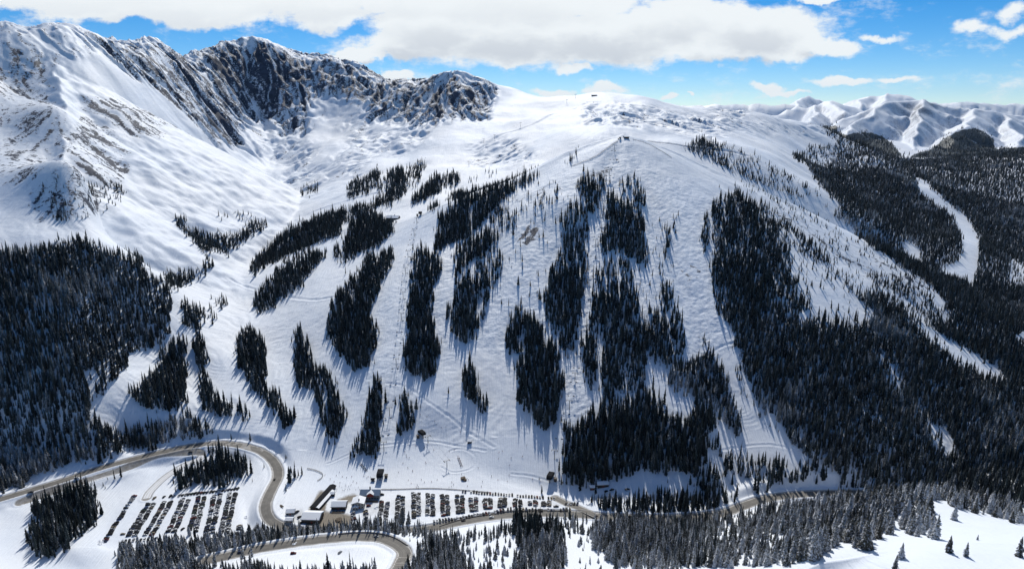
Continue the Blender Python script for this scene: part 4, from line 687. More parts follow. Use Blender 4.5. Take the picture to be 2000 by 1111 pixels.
def gable(bm, w, d, z0, rise, ov=.5, th=.3, mi=0, off=0.0, axis='x', cx=0, cy=None):
    cy = d/2 if cy is None else cy
    if axis == 'x':                                       # ridge runs along x
        hw = w/2+ov; hd = d/2+ov; k = rise/(d/2); pr = [(-hd, z0-ov*k+off), (0, z0+rise+off), (hd, z0-ov*k+off), (hd, z0-ov*k+th+off), (0, z0+rise+th+off), (-hd, z0-ov*k+th+off)]
        A_ = [bm.verts.new((cx-hw, cy+p[0], p[1])) for p in pr]; B_ = [bm.verts.new((cx+hw, cy+p[0], p[1])) for p in pr]
    else:
        hw = w/2+ov; hd = d/2+ov; k = rise/(w/2); pr = [(-hw, z0-ov*k+off), (0, z0+rise+off), (hw, z0-ov*k+off), (hw, z0-ov*k+th+off), (0, z0+rise+th+off), (-hw, z0-ov*k+th+off)]
        A_ = [bm.verts.new((cx+p[0], cy-hd, p[1])) for p in pr]; B_ = [bm.verts.new((cx+p[0], cy+hd, p[1])) for p in pr]
    for q in ((0,1,4,5),(1,2,3,4)): bm.faces.new([A_[i] for i in q]).material_index = mi; bm.faces.new([B_[i] for i in q[::-1]]).material_index = mi
    for k in range(6): bm.faces.new([A_[k], B_[k], B_[(k+1)%6], A_[(k+1)%6]]).material_index = mi
def walls(bm, w, d, h, rise, axis='x', cx=0, cy=None):
    cy = d/2 if cy is None else cy; x0, x1, y0, y1 = cx-w/2, cx+w/2, cy-d/2, cy+d/2
    b = [bm.verts.new(p) for p in [(x0,y0,-2.5),(x1,y0,-2.5),(x1,y1,-2.5),(x0,y1,-2.5)]]; t_ = [bm.verts.new(p) for p in [(x0,y0,h),(x1,y0,h),(x1,y1,h),(x0,y1,h)]]
    if axis == 'x':
        r = [bm.verts.new((x0,cy,h+rise)), bm.verts.new((x1,cy,h+rise))]
        for f in ([b[0],b[1],t_[1],t_[0]],[b[2],b[3],t_[3],t_[2]],[b[1],b[2],t_[2],r[1],t_[1]],[b[3],b[0],t_[0],r[0],t_[3]],[t_[0],t_[1],r[1],r[0]],[t_[2],t_[3],r[0],r[1]]): bm.faces.new(f)
    else:
        r = [bm.verts.new((cx,y0,h+rise)), bm.verts.new((cx,y1,h+rise))]
        for f in ([b[0],b[1],t_[1],r[0],t_[0]],[b[1],b[2],t_[2],t_[1]],[b[2],b[3],t_[3],r[1],t_[2]],[b[3],b[0],t_[0],t_[3]],[t_[1],t_[2],r[1],r[0]],[t_[3],t_[0],r[0],r[1]]): bm.faces.new(f)
    bm.faces.new(b[::-1])
WOODD = simple('dark_stained_timber', (.06,.045,.035)); WOODG = simple('weathered_grey_siding', (.17,.19,.20)); RED = simple('red_painted_siding', (.22,.03,.02)); METAL = simple('galvanised_steel', (.20,.21,.22), .5, .4); DKMETAL = simple('dark_roof_metal', (.018,.019,.022), .9)
DKMETAL.node_tree.nodes['Principled BSDF'].inputs['Specular IOR Level'].default_value = .1
BLUEROOF = simple('blue_grey_metal_roof', (.20,.27,.36), .5, .1); SNOWC = simple('roof_snow', (.84,.86,.88), .6, 0, .03, .4); GLASS = simple('window_glass', (.03,.04,.05), .12); STUCCO = simple('pale_stucco', (.42,.40,.36)); BRICK = simple('dark_stone', (.10,.09,.085)); BLACK = simple('black_rubber', (.015,.015,.016), .8)
SOIL = simple('brown_soil', (.13,.10,.07), .9, 0, .4, .5); ORANGE = simple('orange_net_plastic', (.35,.08,.03)); 
def ground_at(px, py): return hit(px, py)
def building(name, label, cat, px, py, w, d, h, rise, rz=0, wall=WOODD, roof=DKMETAL, axis='x', snow=True, win=(4, 1), door=True, chimney=None, dormer=None, group=None, patch=1.0):
    p = ground_at(px, py); r = empty(name, p, rz); tag(r, label, cat, group)
    bm = bmesh.new(); walls(bm, w, d, h, rise, axis); part('wall', new_me('wall', bm, wall), r)
    bm = bmesh.new(); gable(bm, w, d, h, rise, .7, .25, off=.02, axis=axis); rf = part('roof', new_me('roof', bm, roof), r)
    if snow:
        bm = bmesh.new(); gable(bm, w*patch, d, h, rise, .55, .45, off=.29, axis=axis); part('snow_cover', new_me('snow_cover', bm, SNOWC), rf)
    n, rows = win; wb = bmesh.new(); box(wb, -.75, .75, -.08, .02, 0, 1.2); wm_ = new_me('window', wb, GLASS)
    for rr_ in range(rows):
        for k in range(n):
            if door and rr_ == 0 and k == n//2: continue
            o = part('window', wm_, r); o.location = (-w/2+(k+.5)*w/n, 0, 1.1+rr_*2.9)
    if door:
        db = bmesh.new(); box(db, -.6, .6, -.1, .02, 0, 2.2); o = part('door', new_me('door', db, RED if wall is not RED else WOODD), r); o.location = (-w/2+(n//2+.5)*w/n, 0, 0)
    if chimney:
        cb = bmesh.new(); cx, cy, hh = chimney; box(cb, cx-.6, cx+.6, cy-.6, cy+.6, h, h+rise+hh); part('chimney', new_me('chimney', cb, BRICK), rf)
    if dormer:
        cx, dw, dd, dh = dormer; fb = bmesh.new(); walls(fb, dw, dd, h+dh, dw*.32, 'y', cx, dd/2-1.2); 
        for v in fb.verts: v.co.z = max(v.co.z, h-1.5)
        dm = part('dormer', new_me('dormer', fb, RED), r); fb = bmesh.new(); gable(fb, dw, dd, h+dh, dw*.32, .5, .3, off=.04, axis='y', cx=cx, cy=dd/2-1.2); part('dormer_roof', new_me('dormer_roof', fb, SNOWC), dm)
    return r
# base village
building('base_lodge', 'large lodge with blue-grey metal roof and red gabled dormer facing the car park', 'lodge', 722, 975, 20, 11, 5.2, 3.4, 0, WOODG, BLUEROOF, snow=False, win=(7, 2), chimney=(-.5, 7, 2.5), dormer=(1, 6.5, 6.5, 1.2))
building('day_lodge', 'square lodge with thick snow on its barrel-like roof beside the brown plaza', 'lodge', 661, 996, 14.5, 11, 4.0, 2.6, .02, WOODD, DKMETAL, win=(5, 1))
building('ticket_house', 'white-roofed multi-gabled house with dark chimney between the two lodges', 'lodge', 699, 993, 12.5, 12, 5.2, 2.2, .05, STUCCO, DKMETAL, 'y', win=(4, 2), chimney=(1, 3, 2.2))
building('ticket_annex', 'low snow-roofed annex in front of the white-roofed house', 'annex', 694, 996.5, 5.5, 4, 2.8, 1.2, .12, STUCCO, DKMETAL, 'y', win=(2, 1), door=False)
building('restaurant_lodge', 'wide pale-roofed lodge with red clerestory strip at the foot of the dark shed', 'lodge', 606, 1022, 18, 15, 4.4, 2.8, -.06, WOODD, BLUEROOF, win=(6, 1), patch=.97)
r = building('rental_shed', 'long narrow dark-roofed shed running uphill behind the wide lodge', 'shed', 612, 996, 6.5, 44, 3.2, 1.2, -.22, WOODD, DKMETAL, 'y', snow=False, win=(2, 1))
building('snow_roofed_walkway', 'long low snow-covered walkway roof beside the dark shed', 'walkway', 619.5, 996, 3.8, 34, 2.4, .7, -.22, WOODD, DKMETAL, 'y', win=(2, 1), door=False)
building('small_cabin', 'small grey cabin with snowy roof left of the wide lodge', 'cabin', 567, 1006, 8, 6.5, 3, 1.8, .1, WOODG, DKMETAL, win=(3, 1)); building('small_cabin', 'low white-roofed hut below the small grey cabin', 'cabin', 564, 1021, 7, 5.5, 2.6, 1.2, -.05, STUCCO, DKMETAL, win=(2, 1))
building('storage_hut', 'small dark storage hut above the brown plaza', 'hut', 649, 969, 4, 4, 2.8, 1.0, 0, WOODD, DKMETAL, win=(1, 1), door=False)
building('attendant_hut', 'tiny black hut just below the main lift terminal', 'hut', 728, 940, 3, 3, 2.4, .7, 0, BRICK, DKMETAL, snow=False, win=(1, 1), door=False)
building('patrol_hut', 'small dark hut alone on the beginner slope', 'hut', 917, 866, 4, 4, 2.6, .9, 0, WOODD, DKMETAL, win=(1, 1), door=False)
building('mid_mountain_lodge', 'dark timber lodge at the right tip of the tree island below the basin', 'lodge', 766, 431, 24, 14, 5, 4, -.15, WOODD, DKMETAL, win=(7, 1), chimney=(3, 8, 2)); building('summit_lodge', 'dark flat-looking lodge on the skyline ridge', 'lodge', 1161, 188, 19, 9, 2.6, 1.2, 0, WOODD, DKMETAL, win=(6, 1), snow=False)
building('summit_hut', 'small dark hut on the skyline left of the summit lodge', 'hut', 1080, 188, 12, 8, 3, 1.5, 0, WOODD, DKMETAL, win=(3, 1), snow=False); building('summit_hut', 'dark patrol hut on top of the central peak', 'hut', 1224, 271, 9, 7, 3.2, 1.6, .1, WOODD, DKMETAL, win=(3, 1))
building('maintenance_shed', 'low snow-roofed maintenance shed under the pond bank right of the car park', 'shed', 1178, 952, 12, 8, 3.4, 1.4, .1, WOODD, DKMETAL, win=(3, 1)); building('pump_house', 'small dark pump house at the left edge of the lower spruce wood', 'hut', 1157, 957, 5, 5, 3, 1.2, 0, WOODD, DKMETAL, win=(1, 1))
# ---- lifts
od_ = ['one','two','three','four','five','six','seven','eight','nine','ten','eleven','twelve']
def tower(p, rz, h, label, group):
    r = empty('lift_tower', p, rz); tag(r, label, 'lift tower', group)
    bm = bmesh.new(); cyl(bm, (0,0,-2), (0,0,h), .48, .32, 10); part('pole', new_me('pole', bm, METAL), r)
    bm = bmesh.new(); box(bm, -3.6, 3.6, -.2, .2, h-.1, h+.3); box(bm, -3.4, -3.1, -.15, .15, h+.3, h+1.3); box(bm, 3.1, 3.4, -.15, .15, h+.3, h+1.3); box(bm, -3.4, 3.4, -.1, .1, h+1.1, h+1.3); part('crossarm', new_me('crossarm', bm, METAL), r)
    for s_ in (-1, 1):
        bm = bmesh.new(); box(bm, s_*3.35-.12, s_*3.35+.12, -1.9, 1.9, h-.45, h-.12)
        for k in range(6): cyl(bm, (s_*3.35-.16, -1.6+k*.64, h-.1), (s_*3.35+.16, -1.6+k*.64, h-.1), .26, .26, 8)
        part('sheave_train', new_me('sheave_train', bm, BLACK), r)
def lift(nm, pts, h, labels, cable=True, chairs=0, heads=(None, None)):
    P3 = [hit(*q) for q in pts]; rz = [math.atan2(P3[min(i+1, len(P3)-1)].y-P3[max(i-1, 0)].y, P3[min(i+1, len(P3)-1)].x-P3[max(i-1, 0)].x)-PI/2 for i in range(len(P3))]
    ordn = ['lowest','second','third','fourth','fifth','sixth','seventh','eighth','ninth','tenth','eleventh','twelfth']
    for i, p in enumerate(P3): tower(p, rz[i], h, ordn[i]+' tower up the '+nm, 'towers of the '+nm)
    if cable:
        bm = bmesh.new(); sides = []
        for s_ in (-1, 1):
            pts3 = [p+Vector((s_*3.35*math.cos(a), s_*3.35*math.sin(a), h+.15)) for p, a in zip(P3, rz)]
            for a, b in zip(pts3[:-1], pts3[1:]):
                L = (b-a).length; prev = a
                for k in range(1, 7):
                    f = k/6; q = a.lerp(b, f)-Vector((0,0,4*f*(1-f)*L*.018)); cyl(bm, prev, q, .05, .05, 4); prev = q
            sides.append(pts3)
        o = bpy.data.objects.new('lift_cable', new_me('lift_cable', bm, DKMETAL)); C.objects.link(o); tag(o, 'steel haul cable loop of the '+nm, 'cable')
        cb = bmesh.new(); cyl(cb, (0,0,-.1), (0,0,-2.2), .05, .05, 5); box(cb, -1.1, 1.1, -.1, .5, -2.75, -2.6); box(cb, -1.1, 1.1, .4, .52, -2.7, -1.9); box(cb, -.06, .06, -.1, .45, -2.3, -2.2); cme = new_me('lift_chair', cb, DKMETAL)
        for s_, pts3 in zip((-1, 1), sides):
            for (a, b), ai in zip(zip(pts3[:-1], pts3[1:]), range(99)):
                L = (b-a).length; n = int(L/ (22 if chairs else 1e9))
                for k in range(n):
                    f = (k+.5)/n; q = a.lerp(b, f)-Vector((0,0,4*f*(1-f)*L*.018)); o = bpy.data.objects.new('lift_chair', cme); C.objects.link(o); o.location = q; o.rotation_euler = (0,0,rz[ai]+(PI if s_ < 0 else 0)); tag(o, f'chair {od_[k]} above {ordn[ai]} tower, {"left" if s_ < 0 else "right"} cable, {nm}', 'lift chair', 'chairs of the '+nm)
    return P3, rz
def terminal(p, rz, label, sc=1.0, red=False):
    r = empty('lift_terminal', p, rz, sc); tag(r, label, 'lift terminal')
    bm = bmesh.new(); pr = [(-6.5,4.2),(-6.2,3.6),(6.2,3.6),(6.8,4.4),(6.4,6.2),(4.5,7.2),(-4.5,7.2),(-6.3,6.1)]
    a = [bm.verts.new((-2.9, x, z)) for x, z in pr]; b = [bm.verts.new((2.9, x, z)) for x, z in pr]; bm.faces.new(a); bm.faces.new(b[::-1])
    for k in range(8): bm.faces.new([a[k], a[(k+1)%8], b[(k+1)%8], b[k]])
    part('machine_hood', new_me('machine_hood', bm, RED if red else DKMETAL), r)
    for yy_ in (-3.6, 3.6):
        bm = bmesh.new(); box(bm, -.6, .6, yy_-.6, yy_+.6, -2, 3.7); part('support_leg', new_me('support_leg', bm, METAL), r)
    bm = bmesh.new(); cyl(bm, (0,-6.6,3.5), (0,-6.6,3.75), 2.6, 2.6, 20); part('bull_wheel', new_me('bull_wheel', bm, METAL), r)
    bm = bmesh.new(); box(bm, 4.4, 7.2, -1.6, 1.6, -1.5, 2.8); box(bm, 4.1, 7.5, -1.9, 1.9, 2.8, 3.1); part('operator_cabin', new_me('operator_cabin', bm, WOODD), r)
P3, rz = lift('main chairlift', [(750,880),(761,812),(774,716),(784,626),(787.5,584),(792,536),(797,503),(809,462),(814,437)], 11, None, chairs=1)
terminal(hit(743, 932), rz[0], 'big dark bottom terminal of the main chairlift above the base lodge', 1.1); terminal(hit(821, 421), rz[-1]+PI, 'dark top terminal of the main chairlift at mid mountain', 1.0)
P3, rz = lift('central face chairlift', [(1083,897),(1100,842),(1112,799),(1123,745),(1136,660),(1150,560),(1163,482),(1173,426),(1190,345),(1200,296)], 11, None, chairs=1)
terminal(hit(1075, 936), rz[0], 'dark bottom terminal of the steep chairlift among small spruces', 1.0); terminal(hit(1211, 272), rz[-1]+PI, 'dark top terminal of the steep chairlift on the central peak', .55)
P3, rz = lift('short beginner lift', [(873,912),(836,864)], 8, None, chairs=0); terminal(hit(824, 851), rz[0]+PI, 'small dark terminal of the beginner lift beside a narrow tree island', .9)
P3, rz = lift('upper basin lift', [(890,352),(916,325),(945,280),(966,272),(1017,248),(1107,202),(1124,192)], 12, None, chairs=0)
# covered conveyors and nets
def along(name, label, cat, pts, build, m, step=2.0):
    P3 = [hit(*q) for q in pts]; c = cr([tuple(p) for p in P3], 12) if len(P3) > 2 else np.array([tuple(P3[0].lerp(P3[1], k/20)) for k in range(21)])
    seg = np.concatenate([[0], np.cumsum(np.hypot(np.diff(c[:,0]), np.diff(c[:,1])))]); q = np.arange(0, seg[-1], step); c = [(float(np.interp(s_, seg, c[:,0])), float(np.interp(s_, seg, c[:,1]))) for s_ in q]
    c = [Vector((x, y, H(x, y))) for x, y in c]; bm = bmesh.new(); build(bm, c); o = bpy.data.objects.new(name, new_me(name, bm, m)); C.objects.link(o); tag(o, label, cat); return o
def b_fence(bm, c, h=1.5, sp=1):
    for i, p in enumerate(c):
        if i % sp == 0: cyl(bm, p-Vector((0,0,.5)), p+Vector((0,0,h+.15)), .07, .07, 5, 0)
    for a, b in zip(c[:-1], c[1:]):
        for k in range(4):
            z = .25+k*(h-.3)/3; cyl(bm, a+Vector((0,0,z)), b+Vector((0,0,z)), .09, .09, 4, 1)
def b_wall(bm, c):
    for a, b in zip(c[:-1], c[1:]):
        d = (b-a).normalized(); n = Vector((-d.y, d.x, 0))*.25; v = [bm.verts.new(q) for q in (a-n-Vector((0,0,1)), b-n-Vector((0,0,1)), b+n-Vector((0,0,1)), a+n-Vector((0,0,1)), a-n+Vector((0,0,.85)), b-n+Vector((0,0,.85)), b+n+Vector((0,0,.85)), a+n+Vector((0,0,.85)))]
        for f in [(4,5,6,7),(0,1,5,4),(2,3,7,6),(1,2,6,5),(3,0,4,7)]: bm.faces.new([v[i] for i in f])
def b_conv(bm, c):
    for i, (a, b) in enumerate(zip(c[:-1], c[1:])):
        d = (b-a).normalized(); n = Vector((-d.y, d.x, 0)); 
        for s_ in (-1, 1): cyl(bm, a+n*s_*.8+Vector((0,0,.3)), b+n*s_*.8+Vector((0,0,.3)), .22, .22, 5, 0)
        if i % 3 == 0: cyl(bm, a-n*.9+Vector((0,0,.2)), a-n*.9+Vector((0,0,2)), .1, .1, 5, 1); cyl(bm, a+n*.9+Vector((0,0,.2)), a+n*.9+Vector((0,0,2)), .1, .1, 5, 1); cyl(bm, a-n*.9+Vector((0,0,2)), a+n*.9+Vector((0,0,2)), .12, .12, 5, 1)
along('conveyor_lift', 'dark conveyor lift slanting across the snow left of the main terminal', 'conveyor', [(704,906),(717,921)], b_conv, [DKMETAL, DKMETAL], 1.2); along('conveyor_lift', 'twin-railed conveyor lift with reddish hoops on the round beginner mound', 'conveyor', [(895,893),(902,912)], b_conv, [DKMETAL, RED], 1.2)
along('wooden_fence', 'dark slatted fence bending round the corner above the base village', 'fence', [(600,915),(617,919),(630,926),(628,934),(617,941)], b_fence, [WOODD, WOODD], 2.2)
along('rope_fence', 'thin rope fence between the beginner slope and the car park', 'fence', [(745,956),(830,954),(900,957),(960,962)], lambda bm, c: b_fence(bm, c, 1.0), [WOODD, WOODD], 5)
along('snow_fence', 'dark snow fence curving down the left shoulder of the central peak', 'fence', [(1207,276),(1190,287),(1170,302),(1150,313),(1115,326)], lambda bm, c: b_fence(bm, c, 1.9), [WOODD, WOODD], 3)
along('snow_fence', 'dark snow fence running down the right shoulder of the central peak', 'fence', [(1236,273),(1262,281),(1288,294),(1312,309)], lambda bm, c: b_fence(bm, c, 1.6), [WOODD, WOODD], 3)
along('snow_fence', 'long dark fence line along the cat road behind the central peak', 'fence', [(1265,276),(1320,283),(1375,290),(1440,300)], lambda bm, c: b_fence(bm, c, 2.2), [WOODD, WOODD], 4)
along('retaining_wall', 'dark low barrier wall between the car park and the valley road', 'barrier', [(858,1028),(900,1015),(960,1003.5),(1010,998),(1060,997),(1115,999)], b_wall, BRICK, 3); along('guard_rail', 'low dark guard rail on the outer edge of the road hairpin', 'guard rail', [(660,1043),(700,1040),(740,1042),(772,1051),(797,1066)], b_wall, BRICK, 3)
# dirt heap and rocks on the beginner slope
def heap(px, py, w, label, m, name='dirt_heap', cat='heap'):
    p = hit(px, py); rn = random.Random(int(px)); bm = bmesh.new(); bmesh.ops.create_icosphere(bm, subdivisions=3, radius=1)
    for v in bm.verts:
        n = perlin(np.array([v.co.x*1.6+px]), np.array([v.co.y*1.6+v.co.z*2]))[0]; v.co = Vector((v.co.x*w*(1+n*.6), v.co.y*w*.6*(1+n*.6), v.co.z*w*.3*(1+n*.9)))
    o = bpy.data.objects.new(name, new_me(name, bm, m)); C.objects.link(o); o.location = p; tag(o, label, cat); o.rotation_euler = (0,0,rn.random()*3)
heap(905, 934, 4.6, 'brown dirt heap on the snow above the right car park', SOIL); heap(662, 1016, 5.2, 'long ploughed dirt and snow heap in the ring drive below the lodges', SOIL); heap(548, 988, 3.0, 'brown bush-like mound between the road bend and the small cabins', SOIL, 'earth_mound', 'mound')
# ---- cars
PAINT = {'black': (.012,.012,.014), 'charcoal': (.035,.037,.042), 'white': (.62,.63,.64), 'silver': (.30,.31,.33), 'dark blue': (.015,.03,.08), 'red': (.11,.014,.012), 'dark green': (.02,.04,.03), 'tan': (.24,.20,.14)}
PK = ['black']*9+['charcoal']*7+['white']*5+['silver']*6+['dark blue']*3+['red']+['dark green', 'tan']
PM = {k: simple('car_paint_'+k.replace(' ', '_'), c, .6, 0, .06) for k, c in PAINT.items()}
CARGLASS = simple('car_glass', (.02,.025,.03), .3)
for m_ in list(PM.values())+[CARGLASS]: m_.node_tree.nodes['Principled BSDF'].inputs['Specular IOR Level'].default_value = .12
def car_meshes(kind, paint):
    b = bmesh.new(); g_ = bmesh.new()
    if kind == 'sedan': L, hw = 2.3, .9; low = [(-L,.35),(-L,.78),(-2.0,.95),(-1.2,.98),(.95,.95),(2.1,.78),(L,.6),(L,.35)]; cab = [(-1.75,.95),(-1.1,1.42),(.35,1.42),(1.15,.93)]
    elif kind == 'suv': L, hw = 2.4, .96; low = [(-L,.4),(-L,1.0),(-2.25,1.08),(1.0,1.08),(2.2,.95),(L,.75),(L,.4)]; cab = [(-2.25,1.08),(-2.05,1.75),(.35,1.75),(1.15,1.06)]
    else: L, hw = 2.8, .98; low = [(-L,.45),(-L,1.1),(-.7,1.1),(1.5,1.12),(2.65,1.0),(L,.8),(L,.45)]; cab = [(-.75,1.1),(-.6,1.8),(.9,1.8),(1.6,1.1)]
    prof(b, low, -hw, hw, 0); zt = cab[1][1]
    prof(b, [(cab[1][0]+.02, zt-.07),(cab[1][0]+.02, zt+.03),(cab[2][0]-.02, zt+.03),(cab[2][0]-.02, zt-.07)], -hw*.8, hw*.8, 0)
    for x in (-L*.62, L*.62):
        for s_ in (-1, 1): cyl(b, (x, s_*(hw-.16), .34), (x, s_*(hw+.04), .34), .34, .34, 12, 1)
    a = [(p[0], p[1]) for p in cab]; prof(g_, [a[0], (a[1][0], zt-.04), (a[2][0], zt-.04), a[3]], -hw*.95, hw*.95, 0, .14, cab[0][1]+.02)
    return new_me('car_body', b, [PM[paint], BLACK]), new_me('car_windows', g_, CARGLASS)
CM = {}
def cm(kind, paint):
    if (kind, paint) not in CM: CM[(kind, paint)] = car_meshes(kind, paint)
    return CM[(kind, paint)]
cars = []                                                 # x, y, heading, kind, paint, label, group
def row(a, b, where, lot, pitch=2.55, perp=True, skip=.06, ang=None):
    A3, B3 = [Vector((uv_of(*q)[0]*(-CZ/uv_of(*q)[1]), -CZ/uv_of(*q)[1], 0)) for q in (a, b)]; d = (B3-A3); L = d.length; d.normalize(); n = max(1, int(L/pitch)); base = math.atan2(d.y, d.x)+(PI/2 if perp else 0)
    if ang is not None: base = ang
    for k in range(n+1):
        if random.random() < skip: continue
        p = A3+d*(k*pitch)+Vector((-d.y, d.x, 0))*(.28*math.sin(k*.55+a[0])+random.uniform(-.3,.3))+d*random.uniform(-.2,.2); kd = random.choice(['sedan','suv','suv','suv','pickup']); pt = random.choice(PK)
        e = nth(k+1) + ' from start'
        cars.append((p.x, p.y, base+random.choice((0, PI))+random.uniform(-.04,.04), kd, pt, f'{pt} {kd} {e}, {where}', 'cars in the '+lot))
od = ['first','second','third','fourth','fifth','sixth','seventh','eighth','ninth','tenth','eleventh','twelfth']
LR = [((251,1046),(290,983)),((262,1046),(301,983)),((284,1045),(322,979)),((297,1045),(335,979)),((329,1038),(358,973)),((341,1038),(370,973)),((370,1038),(388,971)),((382,1038),(399,970)),((403,1040),(419,966)),((414,1040),(431,964)),((431,1041),(449,963)),((443,1041),(460,962))]
for i, (a, b) in enumerate(LR): row(a, b, f'{od[i//2]} double row, {"left" if i%2 == 0 else "right"} line, left car park', 'left car park')
row((302,973),(466,955), 'row along grove, left car park', 'left car park', 3.1, ang=PI/2-.1, skip=.1); row((204,1058),(263,967), 'slanting left rim row, left car park', 'left car park', 2.9, skip=.12); row((238,1058),(311,1052), 'short lower rim row, left car park', 'left car park', 3.4, ang=PI/2+.25)
row((462,1044),(467,1027), 'short right rim row, left car park', 'left car park', 2.9)
RR = [((741,1018),(746,979)),((752,1018),(757,982)),((775,1012),(778,969)),((786,1014),(787,969)),((808,1011),(808,963)),((818,1006),(817,963)),((835,1005),(836,964)),((845,1006),(845,964)),((866,1007),(863,965)),((875,1005),(873,966)),((895,1002),(892,966)),((904,1001),(902,967)),((921,998),(919,970)),((930,997),(929,971)),((948,993),(947,972)),((958,993),(957,972)),((976,990),(977,973)),((985,989),(987,973)),((1006,989),(1006,975)),((1016,988),(1016,977)),((1035,986),(1035,979)),((1046,987),(1045,979)),((1062,988),(1062,979)),((1072,988),(1072,979))]
for i, (a, b) in enumerate(RR): row(a, b, f'{od[i//2]} double row, {"left" if i%2 == 0 else "right"} line, right car park', 'right car park')
row((904,960),(1085,974), 'long upper row, right car park', 'right car park', 3.0, ang=PI/2, skip=.08); row((848,1021),(986,997.5), 'row along road wall, right car park', 'right car park', 3.0, ang=PI/2+.3, skip=.1); row((992,996.5),(1118,996.5), 'lower row by road, right car park', 'right car park', 3.2, ang=PI/2, skip=.08)
row((1105,984),(1130,985), 'small row beyond car park exit', 'right car park', 3.0, ang=PI/2-.3); row((717,1023),(713,998), 'lone row below white-roofed house', 'right car park', 2.9); row((692,1014),(689,1001), 'short row by ring drive', 'right car park', 2.9)
cars.sort(key=lambda c: c[1]**2+c[0]**2); print('CARS', len(cars))
def car_thing(x, y, z, a, kd, pt, label, group=None, name='parked_car'):
    r = empty(name, (x, y, z), a); tag(r, label, 'car', group); b, g_ = cm(kd, pt); part('body', b, r); part('windows', g_, r); return r
for x, y, a, kd, pt, lb, gp in cars[:300]: car_thing(x, y, H(x, y)-.02, a, kd, pt, lb, gp)
def merged(name, items, label, cat):                      # items: (mesh, matrix)
    vs = []; ls_ = []; lt = []; mi = []; mats = []; off = 0
    for me, M in items:
        n = len(me.vertices); co = np.empty(n*3); me.vertices.foreach_get('co', co); co = co.reshape(-1, 3); Mn = np.array(M); vs.append(co@Mn[:3,:3].T+Mn[:3,3])
        li = np.empty(len(me.loops), int); me.loops.foreach_get('vertex_index', li); ls_.append(li+off); l2 = np.empty(len(me.polygons), int); me.polygons.foreach_get('loop_total', l2); lt.append(l2)
        m2 = np.empty(len(me.polygons), int); me.polygons.foreach_get('material_index', m2); mp = []
        for m in me.materials:
            if m not in mats: mats.append(m)
            mp.append(mats.index(m))
        mi.append(np.array(mp)[m2]); off += n
    vs, ls_, lt, mi = map(np.concatenate, (vs, ls_, lt, mi)); me = bpy.data.meshes.new(name); me.vertices.add(len(vs)); me.vertices.foreach_set('co', vs.ravel()); me.loops.add(len(ls_)); me.loops.foreach_set('vertex_index', ls_)
    me.polygons.add(len(lt)); me.polygons.foreach_set('loop_start', np.concatenate([[0], np.cumsum(lt)[:-1]])); me.polygons.foreach_set('loop_total', lt); me.polygons.foreach_set('material_index', mi.astype(np.int32)); me.polygons.foreach_set('use_smooth', np.zeros(len(lt), bool))
    for m in mats: me.materials.append(m)
    me.update(calc_edges=True); o = bpy.data.objects.new(name, me); C.objects.link(o); tag(o, label, cat, None, 'stuff'); return o
it = []
for x, y, a, kd, pt, lb, gp in cars[300:]:
    M = Matrix.Translation((x, y, H(x, y)-.02)) @ Matrix.Rotation(a, 4, 'Z'); b, g_ = cm(kd, pt); it += [(b, M), (g_, M)]
if it: merged('parked_cars', it, 'rows of parked cars filling the far part of the right car park below the beginner slope', 'cars')
def solo_car(px, py, a, kd, pt, label, wheels=True, name='car'):
    p = hit(px, py); r = car_thing(p.x, p.y, p.z+.02, a, kd, pt, label, None, name)
solo_car(573, 1081, .05, 'suv', 'red', 'dark red car parked alone in the snowy clearing inside the road hairpin'); solo_car(664, 1079, 1.2, 'sedan', 'silver', 'silver car parked near the right side of the hairpin clearing')
solo_car(536, 937, 1.7, 'sedan', 'black', 'black car driving down the big road bend'); solo_car(372, 883, .35, 'sedan', 'charcoal', 'dark car turning at the top of the packed snow access road'); solo_car(960, 1010.5, .22, 'suv', 'white', 'white van-like car on the valley road below the right car park'); solo_car(1086, 989.5, .1, 'pickup', 'black', 'black pickup crossing the right end of the right car park')
solo_car(746, 966, .0, 'suv', 'black', 'black car parked right of the blue-roofed lodge'); solo_car(720, 988, .1, 'suv', 'red', 'dark red car parked below the blue-roofed lodge'); solo_car(240, 1043, .1, 'sedan', 'tan', 'tan car alone left of the first double row, left car park'); solo_car(357, 1033, 1.3, 'sedan', 'black', 'black car in the aisle left of the fourth double row, left car park')
solo_car(580, 1000, 1.0, 'pickup', 'charcoal', 'charcoal pickup between the small cabin and the wide lodge'); solo_car(585, 1010, .9, 'suv', 'black', 'black car left of the wide lodge'); solo_car(590, 1021, .7, 'suv', 'black', 'black car at the lower left corner of the wide lodge'); solo_car(1195, 957, .5, 'pickup', 'black', 'black truck on the dirt yard below the pond bank'); solo_car(1225, 956, .1, 'pickup', 'charcoal', 'charcoal truck at the right end of the dirt yard'); solo_car(1184, 960, .7, 'suv', 'black', 'black car at the left part of the dirt yard')
for k, (px, py) in enumerate([(628,972),(632,966),(636,978),(630,985),(626,990),(637,960)]): solo_car(px, py, 1.35, 'suv' if k % 2 else 'pickup', PK[k*3], f'{PK[k*3]} vehicle, number {od[k]} in the cluster along the brown plaza by the walkway')
